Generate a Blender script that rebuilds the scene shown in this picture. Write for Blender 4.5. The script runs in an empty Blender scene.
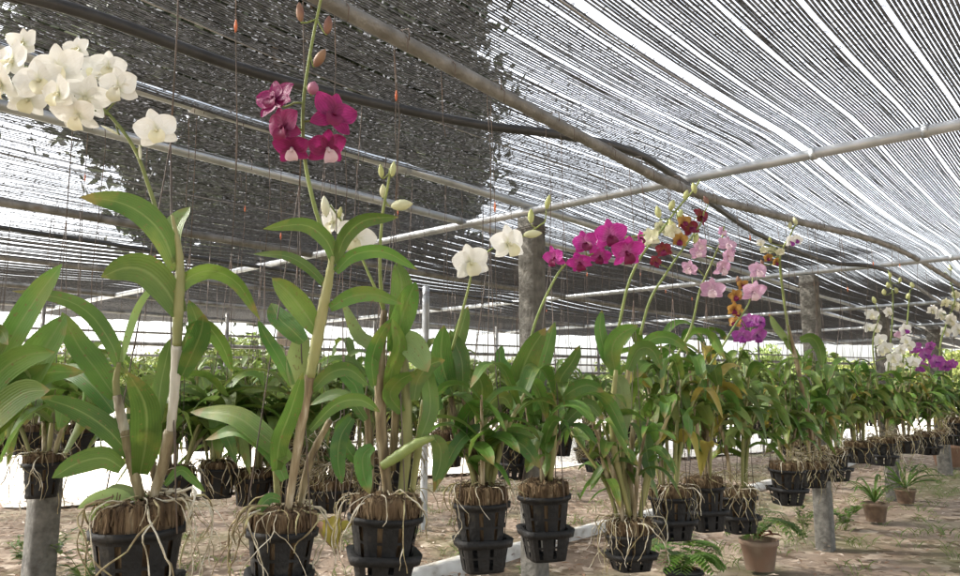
import bpy, math, random
import numpy as np
from mathutils import Vector, Matrix
SC = bpy.context.scene
COL = SC.collection
rnd = random.Random(7)
R = math.radians
# ------------------------------------------------------------------ camera
TH, PT, EYE, FPX = R(41.4), R(8.0), 1.1, 727.0
CAM = Vector((0, 0, EYE))
FW = Vector((math.cos(TH)*math.cos(PT), math.sin(TH)*math.cos(PT), math.sin(PT)))
RT = Vector((math.sin(TH), -math.cos(TH), 0))
UP = RT.cross(FW)
cd = bpy.data.cameras.new('camera'); cam = bpy.data.objects.new('camera', cd); COL.objects.link(cam)
cam.matrix_world = Matrix.Translation(CAM) @ Matrix((RT, UP, -FW)).transposed().to_4x4()
cd.sensor_width = 36; cd.lens = FPX/960*36; cd.clip_start = 0.05; cd.clip_end = 2000
SC.camera = cam
# ------------------------------------------------------------------ light
SUN_EL, SUN_AZ = 40.0, 122.0          # azimuth measured from +X towards +Y
w = bpy.data.worlds.new("World"); SC.world = w; w.use_nodes = True
nt = w.node_tree; bg = nt.nodes['Background']
sky = nt.nodes.new('ShaderNodeTexSky'); sky.sky_type = 'NISHITA'; sky.sun_disc = False
sky.sun_elevation = R(SUN_EL); sky.sun_rotation = R(90-SUN_AZ)
sky.air_density = 1.0; sky.dust_density = 4.0; sky.ozone_density = 1.0
hs_ = nt.nodes.new('ShaderNodeHueSaturation'); hs_.inputs['Saturation'].default_value = .3
nt.links.new(sky.outputs[0], hs_.inputs['Color']); nt.links.new(hs_.outputs[0], bg.inputs[0]); bg.inputs[1].default_value = 0.15
sd = bpy.data.lights.new('sun', 'SUN'); sd.energy = 3.2; sd.angle = R(2.5); sd.color = (1, .95, .87)
so = bpy.data.objects.new('sun', sd); COL.objects.link(so)
sdir = Vector((math.cos(R(SUN_AZ))*math.cos(R(SUN_EL)), math.sin(R(SUN_AZ))*math.cos(R(SUN_EL)), math.sin(R(SUN_EL))))
so.rotation_euler = sdir.to_track_quat('Z', 'Y').to_euler(); so.location = (0, 0, 8)
vs = SC.view_settings; vs.view_transform = 'Standard'; vs.look = 'None'; vs.gamma = 1; vs.use_curve_mapping = False
vs.exposure = 2.3
SC.cycles.max_bounces = 8; SC.cycles.transparent_max_bounces = 16; SC.cycles.transmission_bounces = 6
SC.cycles.sample_clamp_indirect = 6
# ------------------------------------------------------------------ helpers
def ray(px, py): return FW + RT*((px-480)/FPX) + UP*((288-py)/FPX)
def at(px, py, d): return CAM + ray(px, py)*d
def onY(px, py, Y): r = ray(px, py); return CAM + r*(Y/r.y)
def onZ(px, py, Z): r = ray(px, py); return CAM + r*((Z-EYE)/r.z)
def row_d(px, Y):
    r = FW*math.cos(PT) + Vector((0, 0, -math.sin(PT)))*0
    a = math.atan((480-px)/FPX); th = TH+a
    return Y*math.cos(a)/math.sin(th)
def lerp(a, b, t): return a+(b-a)*t

def node_mat(name):
    m = bpy.data.materials.new(name); m.use_nodes = True
    n = m.node_tree; b = n.nodes['Principled BSDF']
    return m, n, b
def ramp_mat(name, stops, scale=8, detail=6, rough=.6, metal=0, bump=.2, bscale=None, obj_rand=.0, transl=0, stretch=(1,1,1), spec=.5, dist=.0, coat=0):
    """noise-driven colour ramp on object coordinates, bump, optional translucency"""
    m, n, b = node_mat(name); N = n.nodes; L = n.links
    tc = N.new('ShaderNodeTexCoord'); mp = N.new('ShaderNodeMapping'); mp.inputs['Scale'].default_value = stretch
    L.new(tc.outputs['Object'], mp.inputs[0])
    nz = N.new('ShaderNodeTexNoise'); nz.inputs['Scale'].default_value = scale; nz.inputs['Detail'].default_value = detail
    nz.inputs['Distortion'].default_value = dist
    L.new(mp.outputs[0], nz.inputs['Vector'])
    cr = N.new('ShaderNodeValToRGB'); e = cr.color_ramp.elements
    while len(e) > 1: e.remove(e[-1])
    e[0].position = stops[0][0]; e[0].color = (*stops[0][1], 1)
    for p, c in stops[1:]:
        x = e.new(p); x.color = (*c, 1)
    L.new(nz.outputs[0], cr.inputs[0]); out = cr.outputs[0]
    if obj_rand:
        oi = N.new('ShaderNodeObjectInfo'); hs = N.new('ShaderNodeHueSaturation')
        mr = N.new('ShaderNodeMapRange'); mr.inputs['To Min'].default_value = 1-obj_rand; mr.inputs['To Max'].default_value = 1+obj_rand
        L.new(oi.outputs['Random'], mr.inputs[0]); L.new(mr.outputs[0], hs.inputs['Value'])
        mh = N.new('ShaderNodeMapRange'); mh.inputs['To Min'].default_value = .5-.02*obj_rand/.3; mh.inputs['To Max'].default_value = .5+.015*obj_rand/.3
        ad = N.new('ShaderNodeMath'); ad.operation = 'MULTIPLY'; ad.inputs[1].default_value = 7.13
        fr = N.new('ShaderNodeMath'); fr.operation = 'FRACT'
        L.new(oi.outputs['Random'], ad.inputs[0]); L.new(ad.outputs[0], fr.inputs[0]); L.new(fr.outputs[0], mh.inputs[0]); L.new(mh.outputs[0], hs.inputs['Hue'])
        L.new(out, hs.inputs['Color']); out = hs.outputs[0]
    L.new(out, b.inputs['Base Color'])
    b.inputs['Roughness'].default_value = rough; b.inputs['Metallic'].default_value = metal
    b.inputs['Specular IOR Level'].default_value = spec; b.inputs['Coat Weight'].default_value = coat
    if bump:
        nb = N.new('ShaderNodeTexNoise'); nb.inputs['Scale'].default_value = bscale or scale*3; nb.inputs['Detail'].default_value = 5
        L.new(mp.outputs[0], nb.inputs['Vector'])
        bp = N.new('ShaderNodeBump'); bp.inputs['Strength'].default_value = bump; bp.inputs['Distance'].default_value = .01
        L.new(nb.outputs[0], bp.inputs['Height']); L.new(bp.outputs[0], b.inputs['Normal'])
    if transl:
        tr = N.new('ShaderNodeBsdfTranslucent'); mx = N.new('ShaderNodeMixShader'); mx.inputs[0].default_value = transl
        L.new(out, tr.inputs['Color']); L.new(b.outputs[0], mx.inputs[1]); L.new(tr.outputs[0], mx.inputs[2])
        L.new(mx.outputs[0], N['Material Output'].inputs['Surface'])
    return m

M = {}
def decorate(name, kind, tint=None):
    m = M[name]; n = m.node_tree; N = n.nodes; L = n.links; b = N['Principled BSDF']
    src = b.inputs['Base Color'].links[0].from_socket
    tgt = [l.to_socket for l in n.links if l.from_socket == src and l.to_node.type in ('BSDF_PRINCIPLED', 'BSDF_TRANSLUCENT')]
    a = N.new('ShaderNodeAttribute'); a.attribute_name = 'lf'; sx = N.new('ShaderNodeSeparateXYZ'); L.new(a.outputs['Vector'], sx.inputs[0])
    def math_(op, x, y=None, c=None):
        q = N.new('ShaderNodeMath'); q.operation = op
        for i, vv in enumerate((x, y, c)):
            if vv is None: continue
            if isinstance(vv, (int, float)): q.inputs[i].default_value = vv
            else: L.new(vv, q.inputs[i])
        return q.outputs[0]
    def mix(fac, A, B, mode='MIX'):
        q = N.new('ShaderNodeMixRGB'); q.blend_type = mode; L.new(fac, q.inputs[0])
        L.new(A, q.inputs[1])
        if isinstance(B, tuple): q.inputs[2].default_value = (*B, 1)
        else: L.new(B, q.inputs[2])
        return q.outputs[0]
    def step(x, lo, hi, mx=1.0):
        q = N.new('ShaderNodeMapRange'); q.inputs['From Min'].default_value = lo; q.inputs['From Max'].default_value = hi; q.inputs['To Max'].default_value = mx
        L.new(x, q.inputs[0]); return q.outputs[0]
    tc = N.new('ShaderNodeTexCoord')
    def nz(sc, det=3):
        q = N.new('ShaderNodeTexNoise'); q.inputs['Scale'].default_value = sc; q.inputs['Detail'].default_value = det; L.new(tc.outputs['Object'], q.inputs['Vector']); return q.outputs[0]
    U, V = sx.outputs[0], sx.outputs[1]; au = math_('ABSOLUTE', U); c = src
    if kind == 'leaf':
        vein = math_('SINE', math_('MULTIPLY', U, 34.0)); c = mix(step(vein, -.2, 1, .07), c, tint or (.20,.28,.08))
        c = mix(step(au, .12, .02, .45), c, (.24,.30,.10))                       # midrib
        c = mix(step(nz(150, 2), .64, .70, .75), c, (.16,.11,.04))               # small blemishes
        tip = math_('ADD', math_('MULTIPLY', V, .7), math_('MULTIPLY', nz(28), .6)); c = mix(step(tip, .93, 1.02, .8), c, (.26,.19,.06))
        c = mix(step(nz(12, 4), .56, .72, .55), c, (.26,.27,.05))                # yellowing patches
        bp = N.new('ShaderNodeBump'); bp.inputs['Strength'].default_value = .18; bp.inputs['Distance'].default_value = .002; L.new(vein, bp.inputs['Height'])
        L.new(bp.outputs[0], b.inputs['Normal'])
    else:
        vein = math_('SINE', math_('ADD', math_('MULTIPLY', U, 22.0), math_('MULTIPLY', nz(90, 2), 8.0)))
        if kind == 'white':
            c = mix(step(V, .22, .04, .5), c, (.66,.68,.42)); c = mix(step(vein, .3, 1, .10), c, (.66,.66,.48))
        else:
            c = mix(step(V, .45, .08, .5), c, tint[0]); c = mix(step(vein, .0, 1, .45), c, tint[1]); c = mix(step(au, .8, 1.0, .3), c, tint[2])
    for t in tgt: L.new(c, t)
def leafmat(name, dark, mid, lite, rand=.22, transl=.3, rough=.42):
    M[name] = ramp_mat(name, [(.3, dark), (.52, mid), (.78, lite)], scale=9, rough=rough, bump=.12, bscale=60, obj_rand=rand, transl=transl)
leafmat('leaf', (.050,.118,.018), (.085,.178,.027), (.15,.25,.045), transl=.33, rand=.28)
leafmat('leaf_far', (.075,.135,.030), (.125,.20,.042), (.21,.29,.08), rand=.32, transl=.38)
leafmat('leaf_pale', (.15,.22,.075), (.20,.28,.09), (.26,.34,.12))
leafmat('leaf_yellow', (.22,.22,.04), (.30,.26,.05), (.38,.28,.06))
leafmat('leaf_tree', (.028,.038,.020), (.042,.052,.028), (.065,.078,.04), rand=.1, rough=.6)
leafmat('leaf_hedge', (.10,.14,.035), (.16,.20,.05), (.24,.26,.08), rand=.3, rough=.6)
for k_ in ('leaf','leaf_far'): decorate(k_, 'leaf')
decorate('leaf_pale', 'leaf', (.26,.33,.2))
leafmat('leaf_red', (.10,.03,.02), (.2,.05,.03), (.12,.14,.03), rand=.2)
M['cane'] = ramp_mat('cane', [(.3,(.13,.14,.04)),(.5,(.22,.22,.08)),(.7,(.30,.26,.12))], scale=14, rough=.5, bump=.3, stretch=(1,1,.25), bscale=70, obj_rand=.2)
M['cane_old'] = ramp_mat('cane_old', [(.32,(.07,.05,.025)),(.46,(.17,.13,.065)),(.56,(.24,.2,.11)),(.7,(.42,.37,.26))], scale=60, rough=.7, bump=.8, stretch=(1,1,.08), bscale=90, obj_rand=.2)
M['sheath'] = ramp_mat('sheath', [(.33,(.14,.11,.07)),(.43,(.30,.26,.19)),(.53,(.42,.39,.31)),(.72,(.54,.51,.44))], scale=60, rough=.7, bump=.6, stretch=(1,1,.13), bscale=60)
M['stem'] = ramp_mat('stem', [(.3,(.12,.17,.04)),(.7,(.22,.27,.08))], scale=30, rough=.5, bump=.1, obj_rand=.15)
M['root'] = ramp_mat('root', [(.3,(.20,.16,.09)),(.46,(.40,.35,.24)),(.6,(.56,.52,.42)),(.75,(.66,.63,.55))], scale=40, rough=.8, bump=.3, bscale=120)
M['root_green'] = ramp_mat('root_green', [(.3,(.10,.07,.035)),(.5,(.24,.19,.10)),(.62,(.36,.33,.16)),(.75,(.46,.42,.27))], scale=40, rough=.8, bump=.3)
M['husk'] = ramp_mat('husk', [(.28,(.025,.017,.012)),(.46,(.09,.06,.036)),(.6,(.17,.12,.07)),(.75,(.29,.23,.15))], scale=70, rough=.95, bump=1, stretch=(1,1,.18), bscale=90, spec=.1)
M['plastic'] = ramp_mat('plastic', [(.3,(.007,.007,.007)),(.62,(.014,.014,.014)),(.8,(.05,.045,.035))], scale=25, rough=.6, spec=.25, bump=.35, bscale=80)
M['galv'] = ramp_mat('galv', [(.3,(.30,.32,.335)),(.5,(.42,.445,.465)),(.68,(.52,.54,.56)),(.76,(.28,.25,.22))], scale=7, rough=.36, metal=.5, bump=.15, bscale=60, obj_rand=.1)
M['galv_old'] = ramp_mat('galv_old', [(.3,(.13,.125,.11)),(.48,(.20,.197,.185)),(.62,(.28,.28,.27)),(.8,(.20,.15,.11))], scale=12, rough=.6, metal=.35, bump=.4, bscale=90, obj_rand=.1)
M['hose'] = ramp_mat('hose', [(.3,(.02,.021,.023)),(.7,(.045,.047,.05))], scale=12, rough=.45, bump=.1)
M['wire'] = ramp_mat('wire', [(.35,(.075,.065,.055)),(.55,(.12,.095,.08)),(.75,(.19,.12,.08))], scale=20, rough=.8, bump=0)
M['wire_grey'] = ramp_mat('wire_grey', [(.35,(.16,.16,.16)),(.7,(.32,.31,.3))], scale=20, rough=.6, bump=0)
M['tape'] = ramp_mat('tape', [(.3,(.45,.10,.04)),(.7,(.65,.2,.08))], scale=20, rough=.6, bump=0)
M['concrete'] = ramp_mat('concrete', [(.3,(.07,.065,.055)),(.5,(.125,.12,.105)),(.66,(.17,.16,.14)),(.78,(.24,.23,.20))], scale=22, rough=.95, bump=.9, bscale=50)
M['white'] = ramp_mat('white', [(.3,(.30,.27,.22)),(.42,(.52,.5,.46)),(.6,(.66,.65,.61)),(.8,(.74,.73,.7))], scale=9, rough=.5, bump=.15)
M['clay'] = ramp_mat('clay', [(.3,(.20,.12,.08)),(.5,(.19,.13,.09)),(.75,(.28,.22,.16))], scale=9, rough=.85, bump=.3)
M['clay_dark'] = ramp_mat('clay_dark', [(.3,(.09,.06,.04)),(.5,(.15,.10,.065)),(.75,(.24,.18,.12))], scale=14, rough=.9, bump=.5)
M['terracotta'] = ramp_mat('terracotta', [(.3,(.20,.12,.08)),(.7,(.30,.18,.12))], scale=9, rough=.85, bump=.3)
M['teal'] = ramp_mat('teal', [(.3,(.05,.36,.30)),(.7,(.08,.46,.38))], scale=9, rough=.4, bump=.05, transl=.2)
M['bark'] = ramp_mat('bark', [(.3,(.06,.045,.03)),(.6,(.14,.11,.08))], scale=6, rough=.95, bump=1, stretch=(1,1,.3))
def petal(name, c1, c2, tr=.35, rand=.08, rough=.55, scale=25):
    M[name] = ramp_mat(name, [(.3, c1), (.7, c2)], scale=scale, rough=rough, bump=.15, bscale=80, obj_rand=rand, transl=tr)
petal('petal_white', (.84,.84,.79), (.88,.88,.85), tr=.3, rand=.03)
petal('petal_cream', (.62,.62,.38), (.78,.77,.62))
petal('petal_purple', (.20,.008,.085), (.32,.02,.14))
petal('petal_magenta', (.42,.02,.24), (.60,.06,.38))
petal('petal_pink', (.56,.30,.47), (.74,.52,.66))
petal('petal_maroon', (.16,.012,.03), (.30,.04,.06))
petal('petal_violet', (.32,.04,.30), (.48,.14,.44))
petal('petal_gold', (.36,.18,.04), (.52,.33,.09))
petal('lip_white', (.72,.70,.45), (.80,.78,.66))
petal('lip_pale', (.70,.50,.58), (.80,.66,.70))
petal('lip_dark', (.14,.004,.05), (.22,.01,.08))
petal('lip_violet', (.20,.02,.22), (.34,.05,.34))
decorate('petal_white', 'white'); decorate('petal_cream', 'white')
decorate('petal_purple', 'petal', ((.12,.004,.05), (.14,.004,.06), (.42,.06,.2)))
decorate('petal_magenta', 'petal', ((.62,.30,.52), (.34,.012,.2), (.66,.16,.48)))
decorate('petal_pink', 'petal', ((.76,.66,.70), (.52,.24,.44), (.80,.66,.76)))
decorate('petal_maroon', 'petal', ((.36,.20,.04), (.10,.006,.02), (.34,.08,.05)))
decorate('petal_violet', 'petal', ((.60,.42,.60), (.20,.02,.22), (.56,.26,.56)))
decorate('petal_gold', 'petal', ((.20,.05,.02), (.34,.13,.02), (.66,.45,.14)))
petal('bud_green', (.42,.46,.16), (.62,.64,.34), tr=.2)
petal('bud_pink', (.36,.10,.20), (.50,.26,.32), tr=.2)
petal('bud_brown', (.15,.06,.055), (.33,.20,.12), tr=.2)

class MB:
    def __init__(s): s.v = []; s.f = []; s.m = []; s.cur = 0; s.uv = {}
    def quadgrid(s, rows, closed=False):
        b = len(s.v); n = len(rows[0])
        for r in rows: s.v.extend(r)
        for i in range(len(rows)-1):
            for j in range(n if closed else n-1):
                k = (j+1) % n
                s.f.append((b+i*n+j, b+i*n+k, b+(i+1)*n+k, b+(i+1)*n+j)); s.m.append(s.cur)
        return b
    def tube(s, pts, rad, n=6, cap=True):
        pts = [Vector(p) for p in pts]
        if not hasattr(rad, '__len__'): rad = [rad]*len(pts)
        rows = []; prev = None
        for i, p in enumerate(pts):
            t = (pts[min(i+1, len(pts)-1)]-pts[max(i-1, 0)])
            if t.length < 1e-9: t = Vector((0, 0, 1))
            t.normalize()
            if prev is None: a = t.orthogonal().normalized()
            else:
                a = prev - t*prev.dot(t)
                a = a.normalized() if a.length > 1e-6 else t.orthogonal().normalized()
            prev = a; c = t.cross(a)
            rows.append([p+(a*math.cos(2*math.pi*k/n)+c*math.sin(2*math.pi*k/n))*rad[i] for k in range(n)])
        b = s.quadgrid(rows, True)
        if cap and n > 2:
            s.f.append(tuple(b+k for k in reversed(range(n)))); s.m.append(s.cur)
            e = b+(len(rows)-1)*n; s.f.append(tuple(e+k for k in range(n))); s.m.append(s.cur)
    def lathe(s, c, prof, n=24, jitter=0, rg=rnd):
        rows = []
        for (r, z) in prof:
            rows.append([Vector(c)+Vector((r*math.cos(2*math.pi*k/n)*(1+rg.uniform(-jitter, jitter)), r*math.sin(2*math.pi*k/n)*(1+rg.uniform(-jitter, jitter)), z+rg.uniform(-jitter, jitter)*r)) for k in range(n)])
        s.quadgrid(rows, True)
    def box(s, lo, hi):
        b = len(s.v); x0, y0, z0 = lo; x1, y1, z1 = hi
        s.v += [Vector(p) for p in [(x0,y0,z0),(x1,y0,z0),(x1,y1,z0),(x0,y1,z0),(x0,y0,z1),(x1,y0,z1),(x1,y1,z1),(x0,y1,z1)]]
        for q in [(0,3,2,1),(4,5,6,7),(0,1,5,4),(1,2,6,5),(2,3,7,6),(3,0,4,7)]:
            s.f.append(tuple(b+i for i in q)); s.m.append(s.cur)
    def leaf(s, pts, width, nrm, fold=.22, n=10, shape='lance', curl=0.):
        """pts world centreline, nrm preferred face normal, width in metres"""
        P = spline(pts, n); rows = []
        for i, p in enumerate(P):
            t = i/(len(P)-1)
            T = (P[min(i+1, len(P)-1)]-P[max(i-1, 0)]).normalized()
            N = nrm - T*nrm.dot(T)
            N = N.normalized() if N.length > 1e-4 else T.orthogonal().normalized()
            S = T.cross(N)
            if shape == 'lance': wv = (math.sin(math.pi*min(1, t*.80+.13))**.75) * (1 if t < .8 else math.sqrt(max(0, 1-((t-.8)/.2)**2))*.98+.02)
            elif shape == 'strap': wv = min(1, .55+t*1.6)*(math.sqrt(max(0, 1-((t-.7)/.3)**2)) if t > .7 else 1)
            else: wv = math.sin(math.pi*(.06+.94*t))**.8 if t < .99 else .02
            h = width*.5*max(wv, .02)
            wob = 1+.05*math.sin(9*t+width*800)
            rows.append([p-S*h*wob+N*(fold*h), p-S*h*.5+N*(fold*h*.38), p-N*fold*h*.12, p+S*h*.5+N*(fold*h*.38), p+S*h/wob+N*(fold*h)])
        b = s.quadgrid(rows)
        for i in range(len(rows)):
            for j in range(5): s.uv[b+i*5+j] = ((j-2)/2, i/(len(rows)-1), (b*.618) % 1)
    def build(s, name, mats, parent=None, smooth=True, loc=None):
        me = bpy.data.meshes.new(name)
        o_ = Vector(loc) if loc is not None else None
        me.from_pydata([tuple(v-o_) if o_ is not None else tuple(v) for v in s.v], [], s.f)
        if not isinstance(mats, (list, tuple)): mats = [mats]
        for x in mats: me.materials.append(M[x] if isinstance(x, str) else x)
        if len(mats) > 1: me.polygons.foreach_set('material_index', s.m)
        if smooth: me.polygons.foreach_set('use_smooth', [True]*len(me.polygons))
        if s.uv:
            at_ = me.attributes.new('lf', 'FLOAT_VECTOR', 'POINT'); A = np.zeros((len(s.v), 3), dtype=np.float32); A[:, 1] = .5
            for k, q in s.uv.items(): A[k] = q
            at_.data.foreach_set('vector', A.ravel())
        me.update()
        ob = bpy.data.objects.new(name, me); COL.objects.link(ob)
        if parent is not None: ob.parent = parent
        if loc is not None: ob.location = loc
        return ob
def spline(pts, n):
    pts = [Vector(p) for p in pts]
    if len(pts) == 2: return [pts[0].lerp(pts[1], i/(n-1)) for i in range(n)]
    out = []; m = len(pts)-1
    for i in range(n):
        u = i/(n-1)*m; k = min(int(u), m-1); t = u-k
        p0 = pts[k-1] if k > 0 else pts[0]*2-pts[1]
        p1, p2 = pts[k], pts[k+1]
        p3 = pts[k+2] if k+2 <= m else pts[m]*2-pts[m-1]
        out.append(.5*((2*p1)+(p2-p0)*t+(2*p0-5*p1+4*p2-p3)*t*t+(3*p1-p0-3*p2+p3)*t**3))
    return out
def tag(o, label=None, cat=None, group=None, kind=None):
    if label: o['label'] = label
    if cat: o['category'] = cat
    if group: o['group'] = group
    if kind: o['kind'] = kind
    return o
def empty(name, loc, label, cat, group=None):
    o = bpy.data.objects.new(name, None); COL.objects.link(o); o.location = loc; o.empty_display_size = .1
    return tag(o, label, cat, group)
def rel(o, mb):   # shift a builder's vertices into the local frame of an empty
    L = Vector(o.location); mb.v = [v-L for v in mb.v]; return mb
def npmesh(name, V, Fq, mat, smooth=False):
    me = bpy.data.meshes.new(name); V = np.asarray(V, dtype=np.float32); Fq = np.asarray(Fq, dtype=np.int32)
    me.vertices.add(len(V)); me.vertices.foreach_set('co', V.ravel())
    me.loops.add(Fq.size); me.loops.foreach_set('vertex_index', Fq.ravel())
    k = Fq.shape[1]
    me.polygons.add(len(Fq)); me.polygons.foreach_set('loop_start', np.arange(0, Fq.size, k, dtype=np.int32))
    me.polygons.foreach_set('loop_total', np.full(len(Fq), k, dtype=np.int32))
    me.update(calc_edges=True); me.validate()
    me.materials.append(mat)
    if smooth: me.polygons.foreach_set('use_smooth', np.ones(len(Fq), dtype=bool))
    ob = bpy.data.objects.new(name, me); COL.objects.link(ob)
    return ob

# ------------------------------------------------------------------ ground
def ground_mat():
    m, n, b = node_mat('soil'); N = n.nodes; L = n.links
    tc = N.new('ShaderNodeTexCoord')
    def noise(sc, det=8, dist=0):
        x = N.new('ShaderNodeTexNoise'); x.inputs['Scale'].default_value = sc; x.inputs['Detail'].default_value = det; x.inputs['Distortion'].default_value = dist
        L.new(tc.outputs['Object'], x.inputs['Vector']); return x
    def ramp(src, stops):
        c = N.new('ShaderNodeValToRGB'); e = c.color_ramp.elements
        while len(e) > 1: e.remove(e[-1])
        e[0].position = stops[0][0]; e[0].color = (*stops[0][1], 1)
        for p, col in stops[1:]: x = e.new(p); x.color = (*col, 1)
        L.new(src, c.inputs[0]); return c
    a = ramp(noise(1.2, 8, .5).outputs[0], [(.3,(.15,.11,.075)),(.5,(.255,.195,.145)),(.7,(.36,.29,.23))])
    v = N.new('ShaderNodeTexVoronoi'); v.inputs['Scale'].default_value = 16; L.new(tc.outputs['Object'], v.inputs['Vector'])
    bb = ramp(v.outputs['Color'], [(.2,(.11,.075,.05)),(.5,(.27,.205,.15)),(.8,(.46,.38,.30))])
    mask = ramp(noise(4, 6).outputs[0], [(.45,(0,0,0)),(.58,(1,1,1))])
    mx = N.new('ShaderNodeMixRGB'); L.new(mask.outputs[0], mx.inputs[0]); L.new(a.outputs[0], mx.inputs[1]); L.new(bb.outputs[0], mx.inputs[2])
    gr = ramp(noise(.9, 5).outputs[0], [(.48,(0,0,0)),(.66,(.6,.6,.6))])
    mg = N.new('ShaderNodeMixRGB'); L.new(gr.outputs[0], mg.inputs[0]); L.new(mx.outputs[0], mg.inputs[1]); mg.inputs[2].default_value = (.13,.15,.06,1)
    L.new(mg.outputs[0], b.inputs['Base Color']); b.inputs['Roughness'].default_value = .95; b.inputs['Specular IOR Level'].default_value = .1
    bp = N.new('ShaderNodeBump'); bp.inputs['Strength'].default_value = .7; bp.inputs['Distance'].default_value = .03
    L.new(noise(18, 8).outputs[0], bp.inputs['Height']); L.new(bp.outputs[0], b.inputs['Normal'])
    return m
M['soil'] = ground_mat()
M['sunlit_sand'] = ramp_mat('sunlit_sand', [(.3,(.48,.44,.38)),(.5,(.6,.57,.50)),(.7,(.68,.65,.58))], scale=2, rough=.95, bump=.4, spec=.1)  # pale ground tone, full sunlight put into the colour
g = MB(); S_ = 600; rows = []
xs = [-S_, -60, -12] + [i*.5-6 for i in range(70)] + [40, 100, S_]
for x in xs:
    rows.append([Vector((x, y, 0.025*math.sin(x*1.7+y*.9)*math.sin(y*1.3) if abs(x) < 35 and abs(y) < 30 else 0)) for y in xs])
g.quadgrid(rows); tag(g.build('ground', 'soil'), 'brown trodden soil strewn with dry litter under the orchids', 'ground', kind='structure')
def edge_x(Y): return 3.2+(9.9-Y)*2.15      # where the net roof ends
sp = MB()  # pale sheet laid over the soil where sun reaches in under the net
pts = [(-25,11.4),(0,9.6),(2.5,7.6),(6,6.9),(9,5.9),(13,4.9),(18,3.0),(24,-1.5),(30,-8),(60,-20)]
rr_ = random.Random(3)
near = spline([Vector((x, y, .03)) for x, y in pts], 80)
near = [p+Vector((0, rr_.uniform(-.12, .12), 0)) for p in near]
sp.quadgrid([[p, p+Vector((14, 60, 0))*.3, p+Vector((30, 60, 0))] for p in near])
tag(sp.build('sunlit_ground', 'sunlit_sand'), 'open ground coloured pale for sunlight at the edge of the shade net', 'ground', kind='structure')
# dry leaf litter
def litter(name, n, region, mats, size, seed, label, cat='leaf litter', kind='stuff', z=.035):
    r = random.Random(seed); mb = MB()
    for _ in range(n):
        x, y = region(r)
        if x > 3.5 and y < 2.6 and r.random() < .7: continue
        a = r.uniform(0, 6.28); s = size*r.uniform(.4, 1.3); t = r.uniform(-.4, .4)
        c, q = math.cos(a), math.sin(a); zz = z+r.uniform(-.012, .012)
        P = [Vector((x+c*s*u-q*s*v, y+q*s*u+c*s*v, zz+s*(abs(v)*.5+u*t*.4))) for u, v in ((-1,0),(0,-.32),(1,0),(0,.32))]
        b = len(mb.v); mb.v += P; mb.cur = r.randrange(len(mats)); mb.f.append((b, b+1, b+2, b+3)); mb.m.append(mb.cur)
    return tag(mb.build(name, mats, smooth=False), label, cat, kind=kind)
for nm, c in (('lit_a',(.42,.31,.22)),('lit_b',(.26,.15,.09)),('lit_dapple',(.64,.53,.44)),('lit_d',(.15,.09,.05))):  # palest tone is litter with sun dapple put into its colour
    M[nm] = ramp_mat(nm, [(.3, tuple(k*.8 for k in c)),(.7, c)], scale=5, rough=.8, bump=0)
litter('leaf_litter', 22000, lambda r: ((lambda d, a: (d*math.cos(a), d*math.sin(a)))(2+r.random()**.8*12, R(r.uniform(3, 82)))), ['lit_a','lit_b','lit_dapple','lit_d'], .028, 5,
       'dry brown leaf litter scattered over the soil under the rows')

# ------------------------------------------------------------------ net roof
def sag(X, Y):
    s = .05*np.abs(np.sin(np.pi*(X-2.76)/2.8))
    return 2.03 - s*(.9+.15*np.sin(Y*1.3+X*.3)) + .003*np.sin(Y*5+X)
def netmat():
    m, n, b = node_mat('shade_net'); N = n.nodes; L = n.links
    tc = N.new('ShaderNodeTexCoord'); nz = N.new('ShaderNodeTexNoise'); nz.inputs['Scale'].default_value = 60; nz.inputs['Detail'].default_value = 4
    L.new(tc.outputs['Object'], nz.inputs['Vector'])
    cr = N.new('ShaderNodeValToRGB'); e = cr.color_ramp.elements; e[0].position = .35; e[0].color = (.065,.067,.071,1); e[1].position = .68; e[1].color = (.20,.202,.21,1)
    L.new(nz.outputs[0], cr.inputs[0]); L.new(cr.outputs[0], b.inputs['Base Color']); b.inputs['Roughness'].default_value = .6
    tr = N.new('ShaderNodeBsdfTranslucent'); L.new(cr.outputs[0], tr.inputs[0]); mx = N.new('ShaderNodeMixShader'); mx.inputs[0].default_value = .5
    L.new(b.outputs[0], mx.inputs[1]); L.new(tr.outputs[0], mx.inputs[2]); L.new(mx.outputs[0], N['Material Output'].inputs['Surface'])
    return m
M['net'] = netmat()
nr = np.random.default_rng(5)
Vs = []; Fs = []; base = 0
seams = []
y = -2.2; seam_next = -2.1; k = 0
bigseam = {.83}
Y = -2.2
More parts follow.
